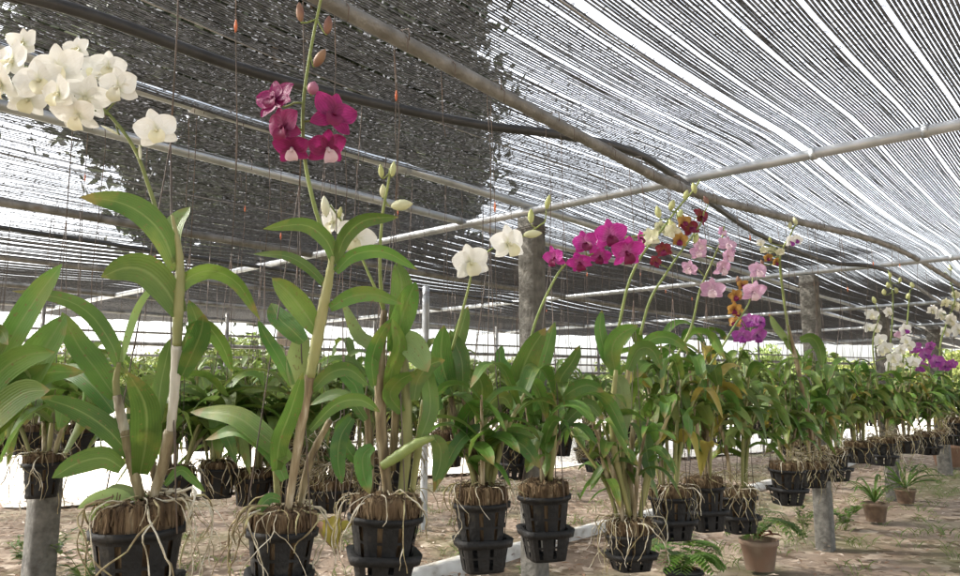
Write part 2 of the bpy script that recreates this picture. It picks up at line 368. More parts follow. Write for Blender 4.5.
while Y < 10.2:
    pitch = .0098 if Y < 4 else (.0145 if Y < 6 else .02)
    seams_here = ((Y-.03) % .145) < pitch*1.05
    wide = abs(Y-.85) < .014 or abs(Y+1.2) < .03
    if wide or seams_here:
        Y += pitch; continue
    x1 = edge_x(Y)+.15*math.sin(Y*3)
    step = .28 if Y < 4 else .4
    X = np.arange(-3.0, x1, step); n = len(X)
    wd = pitch*(.375 if Y < 1.5 else .40)*(1+.06*nr.standard_normal(n)).clip(.6, 1.4)
    yc = Y+.0006*nr.standard_normal(n)+.012*np.sin(X*.9+Y*.2)
    z = sag(X, Y)+.0006*nr.standard_normal(n)
    th = .0009+(.0008*(X*.8+Y*.45-2.7)).clip(0, .0040)
    P = np.stack([np.stack([X, yc-wd, z], 1), np.stack([X, yc, z-th], 1), np.stack([X, yc+wd, z], 1), np.stack([X, yc, z+th], 1)], 1).reshape(-1, 3)
    i = np.arange(n-1)[:, None]*4
    for a, b in ((0,1),(1,2),(2,3),(3,0)):
        Fs.append(base+np.concatenate([i+a, i+b, i+b+4, i+a+4], 1))
    Vs.append(P); base += len(P)
    # knitted cross threads
    sp_ = .05 if Y < .85 else .03 if Y < 2.5 else (.05 if Y < 5 else .12)
    m_ = int((x1+1.0)/sp_)
    cx = nr.uniform(-1.0, x1, m_); hw = nr.uniform(.0008, .0034, m_)*(1 if Y < 1.2 else 1.5)*(1 if Y < 4.5 else 2); zz = sag(cx, Y)+.0015; sk = nr.uniform(-.012, .012, m_)
    P = np.stack([np.stack([cx-hw, np.full(m_, Y), zz], 1), np.stack([cx+hw, np.full(m_, Y), zz], 1), np.stack([cx+hw+sk, np.full(m_, Y+pitch), zz], 1), np.stack([cx-hw+sk, np.full(m_, Y+pitch), zz], 1)], 1).reshape(-1, 3)
    i = np.arange(m_)[:, None]*4
    Fs.append(base+np.concatenate([i, i+1, i+2, i+3], 1)); Vs.append(P); base += len(P)
    Y += pitch
net = npmesh('shade_net', np.concatenate(Vs), np.concatenate(Fs), M['net'])
tag(net, 'black knitted shade net stretched over the roof pipes', 'shade net')

# ------------------------------------------------------------------ pipes
def pipe(name, pts, r, mat, label, cat='pipe', group=None, n=12, joints=()):
    mb = MB(); P = spline(pts, max(24, len(pts)*6)) if len(pts) > 2 else [Vector(p) for p in pts]
    mb.tube(P, r, n)
    o = mb.build(name, mat)
    tag(o, label, cat, group)
    for j in joints:
        q = MB(); P2 = [Vector(j[0]), Vector(j[1])]; q.tube(P2, r*1.22, n); q.build('coupling', mat, o)
    return o
MAINP = [(-2.5,1.1,1.93),(0,1.1,1.87),(.8,1.1,1.85),(1.78,1.1,1.81),(2.38,1.1,1.80),(3.4,1.07,1.87),(5.1,.99,1.97),(8.0,.97,1.97),(14,.95,1.98),(22,.95,1.98)]
pipe('roof_pipe', MAINP, .0168, 'galv_old', 'rusty brown roof pipe bowing above the front row of orchids', joints=[((2.2,1.1,1.797),(2.3,1.1,1.797))])
pipe('roof_pipe', [(-2.5,2.14,1.99),(0,2.16,2.0),(3,2.13,2.0),(9,2.1,1.99),(20,2.1,1.99)], .02, 'galv', 'bright galvanised roof pipe above the second row, behind the sagging hose', joints=[((1.05,2.155,2.0),(1.13,2.155,2.0)),((1.9,2.14,2.0),(1.98,2.14,2.0))])
pipe('roof_pipe', [(-2.5,2.55,1.98),(3,2.55,1.98),(18,2.5,1.98)], .019, 'galv', 'dull grey roof pipe just below and behind the bright galvanised one')
pipe('roof_pipe', [(-2.5,3.85,1.99),(3,3.88,1.97),(15,3.85,1.97)], .022, 'galv_old', 'brownish roof pipe above the black pots of the third row')
pipe('roof_pipe', [(-2.5,5.5,1.97),(12,5.5,1.97)], .02, 'galv_old', 'thin dark roof pipe above the fourth row')
pipe('roof_pipe', [(-2.5,6.9,1.97),(9,6.9,1.97)], .024, 'galv_old', 'distant roof pipe above the fifth row of plants')
pipe('roof_pipe', [(-2.5,8.4,1.97),(6,8.4,1.97)], .022, 'galv_old', 'farthest lengthwise roof pipe near the net edge')
for X, lab in ((2.76,'silver cross pipe resting on the tall concrete post'),(5.6,'second silver cross pipe, behind the post with the pink orchids'),(8.4,'third silver cross pipe running far down the rows'),(11.2,'fourth cross pipe, small in the distance'),(14,'farthest cross pipe at the end of the rows')):
    y1 = min(9.2, 9.9-(X-3.2)/2.15)
    pipe('cross_pipe', [(X,-3,1.965),(X,y1,1.965)], .0195, 'galv', lab, joints=[((X,.78,1.965),(X,.80,1.965)),((X,.42,1.965),(X,.44,1.965))])
hz = [onZ(px, py, 1.925) for px, py in [(-60,-25),(0,-10),(100,18),(240,68),(360,100),(480,125),(560,135),(640,155),(700,195),(760,235),(830,262),(890,272)]]
hz += [Vector((9,1.3,1.95)), Vector((14,1.3,1.95))]
pipe('water_hose', [hz[0]+Vector((-1.5,.2,.02))]+hz, .0145, 'hose', 'thick black water hose sagging along under the roof net', 'hose')
pipe('water_hose', [(-2,4.32,1.93),(1,4.33,1.94),(3,4.3,1.92),(8,4.3,1.93),(14,4.3,1.93)], .013, 'hose', 'thin black hose strung behind the brownish roof pipe', 'hose')
# tension wires along the net
for i, (Y, z) in enumerate([(.855,2.0),(1.6,1.985),(3.1,1.99),(4.8,1.98),(6.2,1.975)]):
    pts = [(X, Y+.02*math.sin(X), float(sag(np.array(X), Y))-.012) for X in np.arange(-2, min(16, edge_x(Y)-.5), .5)]
    mb = MB(); mb.tube(pts, .0022, 4)
    tag(mb.build('tension_wire', 'wire_grey'), ['thin wire along the widest bright seam of the net','thin steel wire under the net above the gap behind the front row','thin steel wire under the net behind the dull grey roof pipe','thin steel wire under the net over the fourth row','farthest thin steel wire under the net'][i], 'wire')

# ------------------------------------------------------------------ posts
def post(x, y, w, label, top=1.94, mat='concrete', rnd_=False, lean=0, group=None):
    root = empty('support_post', (x, y, 0), label, 'post', group)
    mb = MB(); r = random.Random(int(x*100+y*10))
    n = 4 if not rnd_ else 12
    rows = []
    for i in range(15):
        t = i/14; h = w/2*(1+.02*r.uniform(-1, 1))
        c = Vector((lean*t, 0, -.1+t*(top+.1)))
        if rnd_: rows.append([c+Vector((math.cos(a*2*math.pi/n), math.sin(a*2*math.pi/n), 0))*h for a in range(n)])
        else:
            b = h*.16
            rows.append([c+Vector(q) for q in ((-h+b,-h,0),(h-b,-h,0),(h,-h+b,0),(h,h-b,0),(h-b,h,0),(-h+b,h,0),(-h,h-b,0),(-h,-h+b,0))])
    mb.quadgrid(rows, True)
    b = len(mb.v); k = len(rows[0]); mb.f.append(tuple(range((len(rows)-1)*k, len(rows)*k))); mb.m.append(0)
    mb.build('shaft', mat, root)
    wb = MB(); hh = w/2+.006
    for zz in (top-.05, top-.06, top-.075):
        wb.tube([(lean-hh,-hh,zz),(lean+hh,-hh,zz+.004),(lean+hh,hh,zz),(lean-hh,hh,zz-.004),(lean-hh,-hh,zz)], .002, 5)
    wb.build('wire_binding', 'wire', root)
    return root
post(2.80,2.13,.10,'tall grey concrete post behind the white and purple orchids')
post(5.62,1.70,.11,'mossy concrete post standing behind the leaning dark orchid stem')
post(8.42,1.86,.13,'concrete post hidden among roots down the right-hand rows')
post(11.2,1.86,.15,'stout far concrete post near the terracotta pot')
post(1.45,4.35,.13,'short grey concrete post at the left under the black pots',top=1.2)
post(4.12,4.22,.06,'slim round metal post beyond the fourth pot','1.94' and 1.94,'galv',True)
mb = MB(); kr = random.Random(4); rows = []
for i in range(60):
    x = 1.0+i*.22; y = 3.16+kr.uniform(-.006,.006); h = .085+kr.uniform(-.005,.005)
    rows.append([Vector((x,y-.045,-.02)), Vector((x,y-.043,h-.012)), Vector((x,y-.034,h)), Vector((x,y+.034,h)), Vector((x,y+.043,h-.012)), Vector((x,y+.045,-.02))])
mb.quadgrid(rows); tag(mb.build('kerb', 'white'), 'long low whitewashed kerb on the soil behind the front row', 'kerb')
# far wire fence at the net edge
def fence():
    root = empty('wire_fence', (-1,9.3,0), 'low fence of horizontal rails along the far net edge', 'fence')
    A, B = Vector((-2.5,9.75,0)), Vector((16,3.6,0))
    for z, r in ((.5,.012),(.8,.012),(1.0,.02),(1.14,.03),(1.24,.012),(1.36,.018),(1.48,.012),(1.6,.022),(1.72,.012)):
        mb = MB(); mb.tube([A+Vector((0,0,z)), A.lerp(B,.5)+Vector((0,0,z-.02)), B+Vector((0,0,z))], r, 6)
        rel(root, mb).build('rail', 'galv_old', root)
    for i in range(12):
        p = A.lerp(B, i/11); mb = MB(); mb.tube([p, p+Vector((0,0,1.96))], .02, 8); rel(root, mb).build('fence_post', 'galv_old', root)
fence()

# ------------------------------------------------------------------ trees beyond
def leafcloud(n, cen, rad, size, seed, clumps=40, flat=.8):
    r = np.random.default_rng(seed)
    cl = r.normal(size=(clumps, 3)); cl /= np.linalg.norm(cl, axis=1)[:, None]
    cl *= (r.random(clumps)**.4)[:, None]*np.array(rad)*.85
    cs = r.uniform(.18, .42, clumps)*min(rad)*(.62 if clumps > 100 else 1)
    idx = r.integers(0, clumps, n)
    d = r.normal(size=(n, 3)); d /= np.linalg.norm(d, axis=1)[:, None]
    P = cl[idx]+d*(cs[idx]*r.random(n)**.33*np.where(r.random(n) < .12, 1.7, 1.0))[:, None]*np.array([1, 1, flat])+np.array(cen)
    a = r.normal(size=(n, 3)); a /= np.linalg.norm(a, axis=1)[:, None]
    b = np.cross(a, r.normal(size=(n, 3))); b /= np.linalg.norm(b, axis=1)[:, None]
    s = size*r.uniform(.6, 1.4, n)[:, None]
    V = np.stack([P-a*s, P-b*s*.4, P+a*s, P+b*s*.4], 1).reshape(-1, 3)
    return V, np.arange(4*n).reshape(-1, 4), cl+np.array(cen)
def tree(name, x, y, h, rad, cz, n, size, seed, mat, label, group=None, trunk=.2):
    root = empty(name, (x, y, 0), label, 'tree', group)
    V, Fq, cl = leafcloud(n, (0, 0, cz), rad, size, seed, 130 if n > 50000 else 40)
    o = npmesh('crown', V, Fq, M[mat]); o.parent = root
    mb = MB(); r = random.Random(seed)
    mb.tube(spline([Vector((0,0,-.2)), Vector((.1*trunk*5,0,cz*.4)), Vector((0,0,cz))], 10), [trunk*(1-.06*i) for i in range(10)], 8)
    for i in range(9):
        c = Vector(cl[i*3 % len(cl)]); s0 = Vector((0,0,cz*(.55+.04*i))); m = s0.lerp(c,.5)+Vector((0,0,-.05*rad[2]))
        mb.tube(spline([s0, m, c], 8), [trunk*.45*(1-.11*k) for k in range(8)], 6)
    mb.build('trunk', 'bark', root)
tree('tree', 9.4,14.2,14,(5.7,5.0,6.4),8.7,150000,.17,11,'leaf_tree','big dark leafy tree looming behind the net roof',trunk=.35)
bt = [(60,30,330,4.5),(120,22,342,3.2),(205,17,334,2.6),(250,19,330,2.8),(300,24,345,3),(380,22,352,3),(440,28,350,4),(520,30,352,3.6),(640,30,350,4),(700,34,352,4),(765,26,345,3.2),(830,30,348,4),(880,26,350,3),(930,32,346,4),(985,24,346,3)]
labs = ['bushy yellow-green tree seen under the net edge, first from the left','second small yellow-green tree from the left beyond the fence','sunlit bushy tree left of the leaning cane, beyond the fence','pale green tree between the first two hanging orchids','rounded bush beyond the fence behind the second orchid','low tree behind the third orchid, beyond the net','light green tree behind the single white flower','far tree just left of the tall concrete post','far tree beneath the magenta spray','far tree beneath the pink flowers','yellow-green tree right of the purple flower','far light tree right of the dark leaning stem','small far tree beneath the white cluster','far tree behind the violet flowers','rightmost far tree at the picture edge']
for i, (px, d, yt, wd) in enumerate(bt):
    p = at(px, 390, d); h = 1.1+(390-yt)/FPX*d
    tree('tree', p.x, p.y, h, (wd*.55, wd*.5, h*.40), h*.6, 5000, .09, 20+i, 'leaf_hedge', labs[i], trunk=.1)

# ------------------------------------------------------------------ pots
def pot_mesh(c, r, h, slots=10, square=0):
    """slotted plastic orchid basket, rim at c.z, going down h"""
    mb = MB(); n = slots*4
    rb = r*.78
    def ring(z, f=1.0):
        t = -z/h; rad = lerp(r, rb, t)*f
        out = []
        for k in range(n):
            a = 2*math.pi*k/n; q = 1.0
            if square: q = 1.0/((abs(math.cos(a+.6))**5+abs(math.sin(a+.6))**5)**.2)*.93
            out.append(Vector(c)+Vector((rad*q*math.cos(a), rad*q*math.sin(a), z)))
        return out
    if square: mb.quadgrid([ring(.0,.9), ring(.001,1.16), ring(-.016,1.16), ring(-.0165,1.0)], True)
    mb.quadgrid([ring(.0,.97), ring(.001,1.09), ring(-.010,1.10), ring(-.011,1.01), ring(-h*.18)], True)       # rim band
    a, b = ring(-h*.18), ring(-h*.5); b2 = ring(-h*.56); c_ = ring(-h*.9)
    mb.quadgrid([b, b2], True)
    for top, bot in ((a, b), (b2, c_)):
        for k in range(n):
            if k % 4 == 0: continue
            if k % 4 == 2 and top is b2: pass
            base = len(mb.v); k2 = (k+1) % n
            mb.v += [top[k], top[k2], bot[k2], bot[k]]; mb.f.append((base, base+1, base+2, base+3)); mb.m.append(0)
    mb.quadgrid([c_, ring(-h, 1.0), ring(-h, .55), ring(-h*.99, .1)], True)
    if False: pass
    return mb
def husk_mesh(c, r, h, up, seed):
    mb = MB(); rg = random.Random(seed); n = 40; rows = []
    for z, f in ((up+.006,.25),(up+.003,.6),(up,.97),(up*.8,1.02),(up*.2,1.0),(-h*.1,.93),(-h*.5,.82),(-h*.9,.70)):
        rows.append([Vector(c)+Vector((r*f*(1+.05*math.sin(k*2.4+seed)+rg.uniform(-.03,.03))*math.cos(2*math.pi*k/n), r*f*(1+rg.uniform(-.04,.04))*math.sin(2*math.pi*k/n), z+(rg.uniform(-.006,.006) if z > 0 else 0))) for k in range(n)])
    mb.quadgrid(rows, True)
    for _ in range(150):  # fibre bundles on the side
        a = rg.uniform(0, 6.28); rr = r*rg.uniform(1.0, 1.05); a2 = a+rg.uniform(-.12,.12); z0, z1 = up*rg.uniform(.6,1.12), up*rg.uniform(-.1,.5)
        mb.tube([Vector(c)+Vector((rr*math.cos(a), rr*math.sin(a), z0)), Vector(c)+Vector((rr*1.02*math.cos(a2), rr*1.02*math.sin(a2), z1))], rg.uniform(.0008,.0026), 4, False)
    for _ in range(60):   # loose fibres
        a = rg.uniform(0, 6.28); rr = r*rg.uniform(.5, 1.0); p = Vector(c)+Vector((rr*math.cos(a), rr*math.sin(a), up))
        mb.tube([p, p+Vector((rg.uniform(-.015,.015), rg.uniform(-.015,.015), rg.uniform(.0,.02)))], .0009, 3, False)
    return mb
def roots_mesh(c, r, up, n, length, seed, rad=.0022, spread=1.0, ball=False):
    mb = MB(); rg = random.Random(seed); c = Vector(c)
    def walk(p, d, k, R0, a, free, depth=0):
        pts = [p.copy()]; sw = rg.uniform(-1, 1); kind = 0 if rg.random() < .45 else 1
        for j in range(k):
            v = Vector((p.x-c.x, p.y-c.y, 0)); out = v.length; vn = v/out if out > 1e-5 else Vector((math.cos(a), math.sin(a), 0)); tn = Vector((-vn.y, vn.x, 0))
            if ball: tgt = Vector((rg.uniform(-1,1), rg.uniform(-1,1), rg.uniform(-1.2,.8))) if rg.random() < .6 else Vector((math.cos(a), math.sin(a), -.15))*.4
            elif out < r*1.02: tgt = vn+Vector((0,0,-.1))
            else: tgt = Vector((0,0,-1))+tn*sw*.7+vn*(.25 if free else -.35)
            if tgt.length < .01: tgt = Vector((0,0,-1))
            d = (d*.6+tgt.normalized()*.34+Vector((rg.uniform(-1,1), rg.uniform(-1,1), rg.uniform(-1,1)))*.33).normalized()
            p = p+d*.012
            if not ball:
                q = Vector((p.x-c.x, p.y-c.y, 0)); lim = r*(1.08 if p.z > c.z-.015 else 1.0-.9*(c.z-p.z))
                if p.z < c.z+up*.9 and q.length < lim: q = (q.normalized() if q.length > 1e-5 else vn)*lim; p = Vector((c.x+q.x, c.y+q.y, p.z))
            pts.append(p.copy())
            if depth < 2 and k-j > 4 and rg.random() < .07: walk(p.copy(), (d+tn*rg.choice((-1,1))).normalized(), int((k-j)*rg.uniform(.4,.9)), R0*.75, a, free, depth+1)
            if rg.random() < .06: sw = -sw
        m = len(pts); mb.cur = kind
        mb.tube(pts, [R0*(1-.45*j/m)*(1+.18*math.sin(j*1.3+seed)) for j in range(m)], 5)
    for i in range(n):
        a = rg.uniform(0, 6.28); rr = r*rg.uniform(.1, .9); L = length*rg.uniform(.25, 1.1)
        walk(c+Vector((rr*math.cos(a), rr*math.sin(a), up+rg.uniform(0,.015))), Vector((math.cos(a), math.sin(a), rg.uniform(-.4,.3))), int(L/.012)+2, rad*rg.choice((.45,.6,.8,1.05)), a, rg.random() < .25)
    return mb
def pipe_z(x, Y):
    if abs(Y-1.107) < .2:
        P = MAINP
        for i in range(len(P)-1):
            if P[i][0] <= x <= P[i+1][0]:
                t = (x-P[i][0])/(P[i+1][0]-P[i][0]); return lerp(P[i][1], P[i+1][1], t), lerp(P[i][2], P[i+1][2], t)
    return Y, 1.98
def hanger_mesh(c, r, x, y, Y, seed):
    mb = MB(); rg = random.Random(seed); py_, pz = pipe_z(x, Y)
    knot = Vector((c[0]*.35+x*.65, lerp(c[1], py_, .6), lerp(c[2], pz, .62)))
    hk = Vector((x, py_, pz+.026))
    mb.tube([hk+Vector((0,-.022,-.03)), hk+Vector((0,-.02,-.004)), hk, hk+Vector((0,.022,-.006)), hk+Vector((0,.024,-.05)), hk.lerp(knot,.5)+Vector((rg.uniform(-.006,.006),0,0)), knot], .0014, 4)
    for i in range(3):
        a = rg.uniform(0,1)+i*2.09; p = Vector(c)+Vector((r*1.08*math.cos(a), r*1.08*math.sin(a), -.005))
        m = p.lerp(knot, .5)+Vector((rg.uniform(-.008,.008), rg.uniform(-.008,.008), 0))
        mb.tube([p, m, knot], .0012, 4)
    return mb

# ------------------------------------------------------------------ flowers
def flower_mesh(c, face, size, lipmat_idx=1, style='round', seed=0, roll=0):
    """5 tepals, lip and column; c centre, face = direction it looks"""
    rg = random.Random(seed); mb = MB(); c = Vector(c); Fv = Vector(face).normalized()
    u = Vector((0,0,1)); u = (u-Fv*u.dot(Fv)); u = u.normalized() if u.length > .1 else Fv.orthogonal().normalized()
    s = u.cross(Fv)
    u, s = u*math.cos(roll)+s*math.sin(roll), s*math.cos(roll)-u*math.sin(roll)
    H = size/2
    def tep(ang, L, W, cup, z0, tipw=.75):
        d = u*math.cos(ang)+s*math.sin(ang); e = u*-math.sin(ang)+s*math.cos(ang)
        rows = []; n = 8
        for i in range(n+1):
            t = i/n
            wv = W*(math.sin(math.pi*min(1, t**tipw*.93+.05))**.7)
            if t > .97: wv = W*.12
            zz = z0+cup*(t*t)*L+.04*L*math.sin(t*6+seed)
            row = []
            for j in range(-3, 4):
                q = j/3
                row.append(c+d*(L*t*.97+.02*L)+e*(wv*q)+Fv*(zz+(.14*W*(q*q))*(1-t*.3)+.05*W*math.sin(q*5+t*7+seed)))
            rows.append(row)
        b_ = mb.quadgrid(rows)
        for i in range(n+1):
            for j in range(7): mb.uv[b_+i*7+j] = ((j-3)/3, i/n, .5)
    k = rg.uniform(.93, 1.05)
    if style == 'round':
        for a in (0, R(125), R(-125)): tep(a+rg.uniform(-.1,.1), H*k*rg.uniform(.92,1.04), H*rg.uniform(.31,.37), rg.uniform(-.1,.15), 0)
        for a in (R(68), R(-68)): tep(a+rg.uniform(-.1,.1), H*rg.uniform(.98,1.08)*k, H*rg.uniform(.47,.54), rg.uniform(-.15,.28), .04*H, .9)
    else:
        for a in (0, R(130), R(-130)): tep(a+rg.uniform(-.12,.12), H*k, H*.36, rg.uniform(-.25,.2), 0)
        for a in (R(65), R(-65)): tep(a+rg.uniform(-.12,.12), H*1.05*k, H*.50, rg.uniform(-.2,.3), .03*H, .9)
    # lip: a trough with side lobes
    mb.cur = lipmat_idx
    d = -u; rows = []
    for i in range(7):
        t = i/6; wv = H*(.20+.16*math.sin(t*3.0))
        rows.append([c+d*(H*.62*t)+s*(wv*q)+Fv*(H*(.10+.28*math.sin(t*2.4))+abs(q)**1.5*H*.22*(1-t*.7)) for q in (-1,-.6,-.2,.2,.6,1)])
    mb.quadgrid(rows)
    mb.tube([c+Fv*H*.05, c+Fv*H*.22-u*H*.02, c+Fv*H*.34-u*H*.08], [H*.10,H*.09,H*.05], 8)
    mb.cur = 0
    return mb
def bud_mesh(c, axis, L, W):
    mb = MB(); a = Vector(axis).normalized(); P = [Vector(c)+a*(L*(t-.5)) for t in (0,.1,.25,.45,.65,.82,.94,1)]
    mb.tube(P, [W*.5*k for k in (.25,.62,.9,1,.9,.6,.3,.08)], 9)
    return mb
FL = {'white':('petal_white','lip_white','round'),'cream':('petal_cream','lip_white','round'),'purple':('petal_purple','lip_dark','slim'),'purple_pale':('petal_purple','lip_pale','slim'),'magenta':('petal_magenta','lip_dark','round'),
      'pink':('petal_pink','lip_pale','round'),'maroon':('petal_maroon','lip_dark','slim'),'violet':('petal_violet','lip_violet','round'),'gold':('petal_gold','lip_dark','slim'),'whiteviolet':('petal_white','lip_violet','round')}
seed_c = [100]
def ns(): seed_c[0] += 1; return seed_c[0]
def add_spike(root, d, pts, w_px, flowers=(), buds=(), label=None):
    """pts [(px,py,ddepth)], flowers [(px,py,size_px,kind,dd,yawpx,pitch)], buds [(px,py,L,W,kind)]"""
    P = [at(p[0], p[1], d+(p[2] if len(p) > 2 else 0)) for p in pts]
    mb = MB(); Q = spline(P, max(12, len(P)*5)); r0 = w_px/FPX*d/2
    mb.tube(Q, [r0*(1.0-.5*i/len(Q)) for i in range(len(Q))], 7)
    fl = []; 
    for f in flowers:
        px, py, sz, kind = f[:4]; dd = f[4] if len(f) > 4 else rnd.uniform(-.03,.03)
        yaw = (f[5] if len(f) > 5 else 0)*1.5+rnd.uniform(-.35,.35); pit = (f[6] if len(f) > 6 else 0)*1.3+rnd.uniform(-.3,.2)
        c = at(px, py, d+dd); face = (-FW+RT*yaw+UP*pit).normalized()
        near = min(Q, key=lambda q: (q-c).length)
        tail = c-face*(sz/FPX*d*.28)
        mb.tube(spline([near, near.lerp(tail,.5)+Vector((0,0,.004)), tail, c], 7), r0*.42, 5)
        fl.append((c, face, sz/FPX*d*(.95 if sz > 34 else .84), kind))
    bl = []
    for b in buds:
        px, py, L, W, kind = b[:5]; ax = b[5] if len(b) > 5 else (rnd.uniform(-.5,.5), 1)
        c = at(px, py, d+rnd.uniform(-.01,.01)); axis = RT*ax[0]+UP*ax[1]+FW*rnd.uniform(-.3,.3)
        near = min(Q, key=lambda q: (q-c).length); tail = c-axis.normalized()*L/FPX*d*.5
        mb.tube(spline([near, near.lerp(tail,.6)+Vector((0,0,-.003)), tail], 5), r0*.4, 5)
        bl.append((c, axis, L/FPX*d*.92, W/FPX*d*.82, kind))
    sp = rel(root, mb).build('flower_spike', 'stem', root)
    for c, face, s, kind in fl:
        a, b, st = FL[kind]; m = flower_mesh(c, face, s, 1, st, ns(), rnd.uniform(-.35,.35))
        rel(root, m).build('flower', [a, b], sp)
    for c, ax, L, W, kind in bl:
        rel(root, bud_mesh(c, ax, L, W)).build('bud', kind, sp)
    return sp
def add_cane(root, d, pts, widths, mat='cane'):
    P = [at(p[0], p[1], d+(p[2] if len(p) > 2 else 0)) for p in pts]; n = len(P)*6
    Q = spline(P, n); mb = MB(); rr = []
    for i in range(n):
        u = i/(n-1)*(len(widths)-1); k = min(int(u), len(widths)-2); w_ = lerp(widths[k], widths[k+1], u-k)*.72
        rr.append(w_/FPX*d/2*(1+(.10 if i % 4 == 0 else 0)))
    mb.tube(Q, rr, 9); rel(root, mb).build('cane', mat, root)
def add_leaf(root, d, pts, w_px, dd=None, mat='leaf', roll=None, shape='lance', fold=.22):
    """pts [(px,py)] base->tip; dd = depth change of the tip"""
    dd = rnd.uniform(-.05,.06) if dd is None else dd; roll = rnd.uniform(-.6,.6) if roll is None else roll
    n = len(pts); P = [at(p[0], p[1], d+dd*(i/(n-1))**1.3) for i, p in enumerate(pts)]
    T = (P[-1]-P[0]).normalized(); V = (CAM-P[n//2]).normalized(); N = V-T*V.dot(T); N.normalize()
    N = (Matrix.Rotation(roll, 3, T) @ N)
    if N.z < -.2 : pass
    mb = MB(); mb.leaf(P, w_px*.93/FPX*d/max(.6, math.cos(roll)), N, fold, n=14, shape=shape)
    return rel(root, mb).build('leaf', mat, root)
def basic(px, ytop, Y, label, wpx, h1=.07, tiers=2, cat='orchid', group='orchids hanging in the front row', root_n=16, root_len=.14, ball=0, seed=None, tilt=0, name='hanging_orchid', husk_up=.02, wires=True):
    """pot, husk, roots, hanger at pixel px with husk top at pixel row ytop, in the row at world Y"""
    d = row_d(px, Y); sd = seed or int(px*7+Y*100)
    c = at(px, ytop, d); r = wpx/FPX*d/2
    c.z -= husk_up
    root = empty(name, (c.x, c.y, c.z-h1*1.6), label, cat, group)
    rel(root, pot_mesh(c, r, h1)).build('pot', 'plastic', root)
    if tiers > 1:
        c2 = c-Vector((0,0,h1*.82)); m2 = pot_mesh(c2, r*.95, h1*.75, 9, 1)
        rel(root, m2).build('lower_pot', 'plastic', root)
    rel(root, husk_mesh(c, r*.93, h1, husk_up, sd)).build('husk', 'husk', root)
    if name == 'hanging_orchid':
        tg = random.Random(sd); ex, ey = tg.uniform(-.05,.05), tg.uniform(-.05,.05)
        for ch in root.children: ch.rotation_euler = (ex, ey, 0)
    if root_n: rel(root, roots_mesh(c, r, husk_up, root_n, root_len, sd, rad=.0021)).build('aerial_roots', ['root','root_green'], root)
    if ball: rel(root, roots_mesh(c+Vector((0,0,.02)), r*.9, husk_up+.02, ball, .16, sd+1, rad=.0016, ball=True)).build('root_ball', ['root','root_green'], root)
    if wires: rel(root, hanger_mesh(c, r, c.x, c.y, Y, sd)).build('hanger_wire', 'wire', root)
    return root, c, r, d
def rand_plant(root, c, r, ncane, H, seed, leafn=6, LL=.15, W=.034, merged=False, mats=('leaf',), lowleaf=.35, lean=.18):
    """canes with alternating lance leaves arching out"""
    rg = random.Random(seed); fol = MB(); canes = MB()
    for i in range(ncane):
        a = rg.uniform(0, 6.28); b = Vector(c)+Vector((math.cos(a), math.sin(a), 0))*r*rg.uniform(.1,.55)
        h = H*rg.uniform(.6, 1.1); ln = Vector((math.cos(a), math.sin(a), 0))*h*rg.uniform(0, lean*2)
        P = spline([b, b+ln*.3+Vector((0,0,h*.5)), b+ln+Vector((0,0,h))], 10)
        wd = rg.uniform(.004,.0065)
        m = canes if merged else MB(); m.tube(P, [wd*k for k in (.7,.9,1.1,1.2,1.2,1.15,1,.85,.7,.5)], 6 if merged else 8)
        if not merged: rel(root, m).build('cane', 'cane_old' if rg.random() < .5 else 'cane', root)
        nl = max(3, int(leafn*rg.uniform(.7,1.2))); pa = rg.uniform(0, 3.14)
        for j in range(nl):
            t = lowleaf+(1-lowleaf)*(j+.5)/nl; k = t*9; q = P[min(8, int(k))].lerp(P[min(9, int(k)+1)], k-int(k))
            aa = pa+math.pi*(j % 2)+rg.uniform(-.5,.5); o = Vector((math.cos(aa), math.sin(aa), 0))
            L = LL*rg.uniform(.65,1.15); up = rg.uniform(.2,1.25); dr = rg.choice((rg.uniform(.1,.9), rg.uniform(.6,1.7)))
            pts = [q, q+o*L*.30+Vector((0,0,L*.36*up)), q+o*L*.65+Vector((0,0,L*(.50*up-.18*dr))), q+o*L*.95+Vector((0,0,L*(.45*up-.55*dr)))]
            N = (Vector((0,0,1))-o*.4+Vector((rg.uniform(-.5,.5), rg.uniform(-.5,.5), 0))).normalized()
            m = fol if merged else MB(); m.cur = rg.randrange(len(mats)) if merged else 0
            m.leaf(pts, W*rg.uniform(.75,1.2), N, rg.uniform(.15,.4), n=7 if merged else 11)
            if not merged: rel(root, m).build('leaf', mats[rg.randrange(len(mats))], root)
    if merged:
        rel(root, canes).build('canes', 'cane', root); rel(root, fol).build('foliage', list(mats), root)
YA = 1.107
# ------------------------------------------------------------------ front row, traced plants
# left edge plant (pot outside the frame)
root, c, r, d = basic(-75, 505, YA, 'big-leaved orchid cut off by the left picture edge', 85, .09, root_n=10, husk_up=.03)
for p, w_, m in [([(-30,430),(5,350),(35,300),(62,264)],26,'leaf'),([(-30,450),(10,400),(42,352),(66,314)],38,'leaf'),([(-40,460),(0,410),(40,375),(85,372)],26,'leaf'),([(-30,400),(-10,350),(0,330),(8,345)],26,'leaf'),
               ([(-40,440),(-5,378),(25,356),(55,352)],28,'leaf'),([(-60,480),(-20,430),(20,395),(50,390)],30,'leaf'),([(-20,420),(0,385),(15,375),(30,388)],30,'leaf_pale'),([(-60,460),(-40,380),(-20,320),(-8,290)],30,'leaf')]:
    add_leaf(root, d, p, w_, mat=m, dd=rnd.uniform(-.03,.08))
add_cane(root, d, [(-60,500),(-45,440),(-30,400)], [12,14,10]); add_cane(root, d, [(-75,500),(-80,430),(-60,380)], [12,14,10])

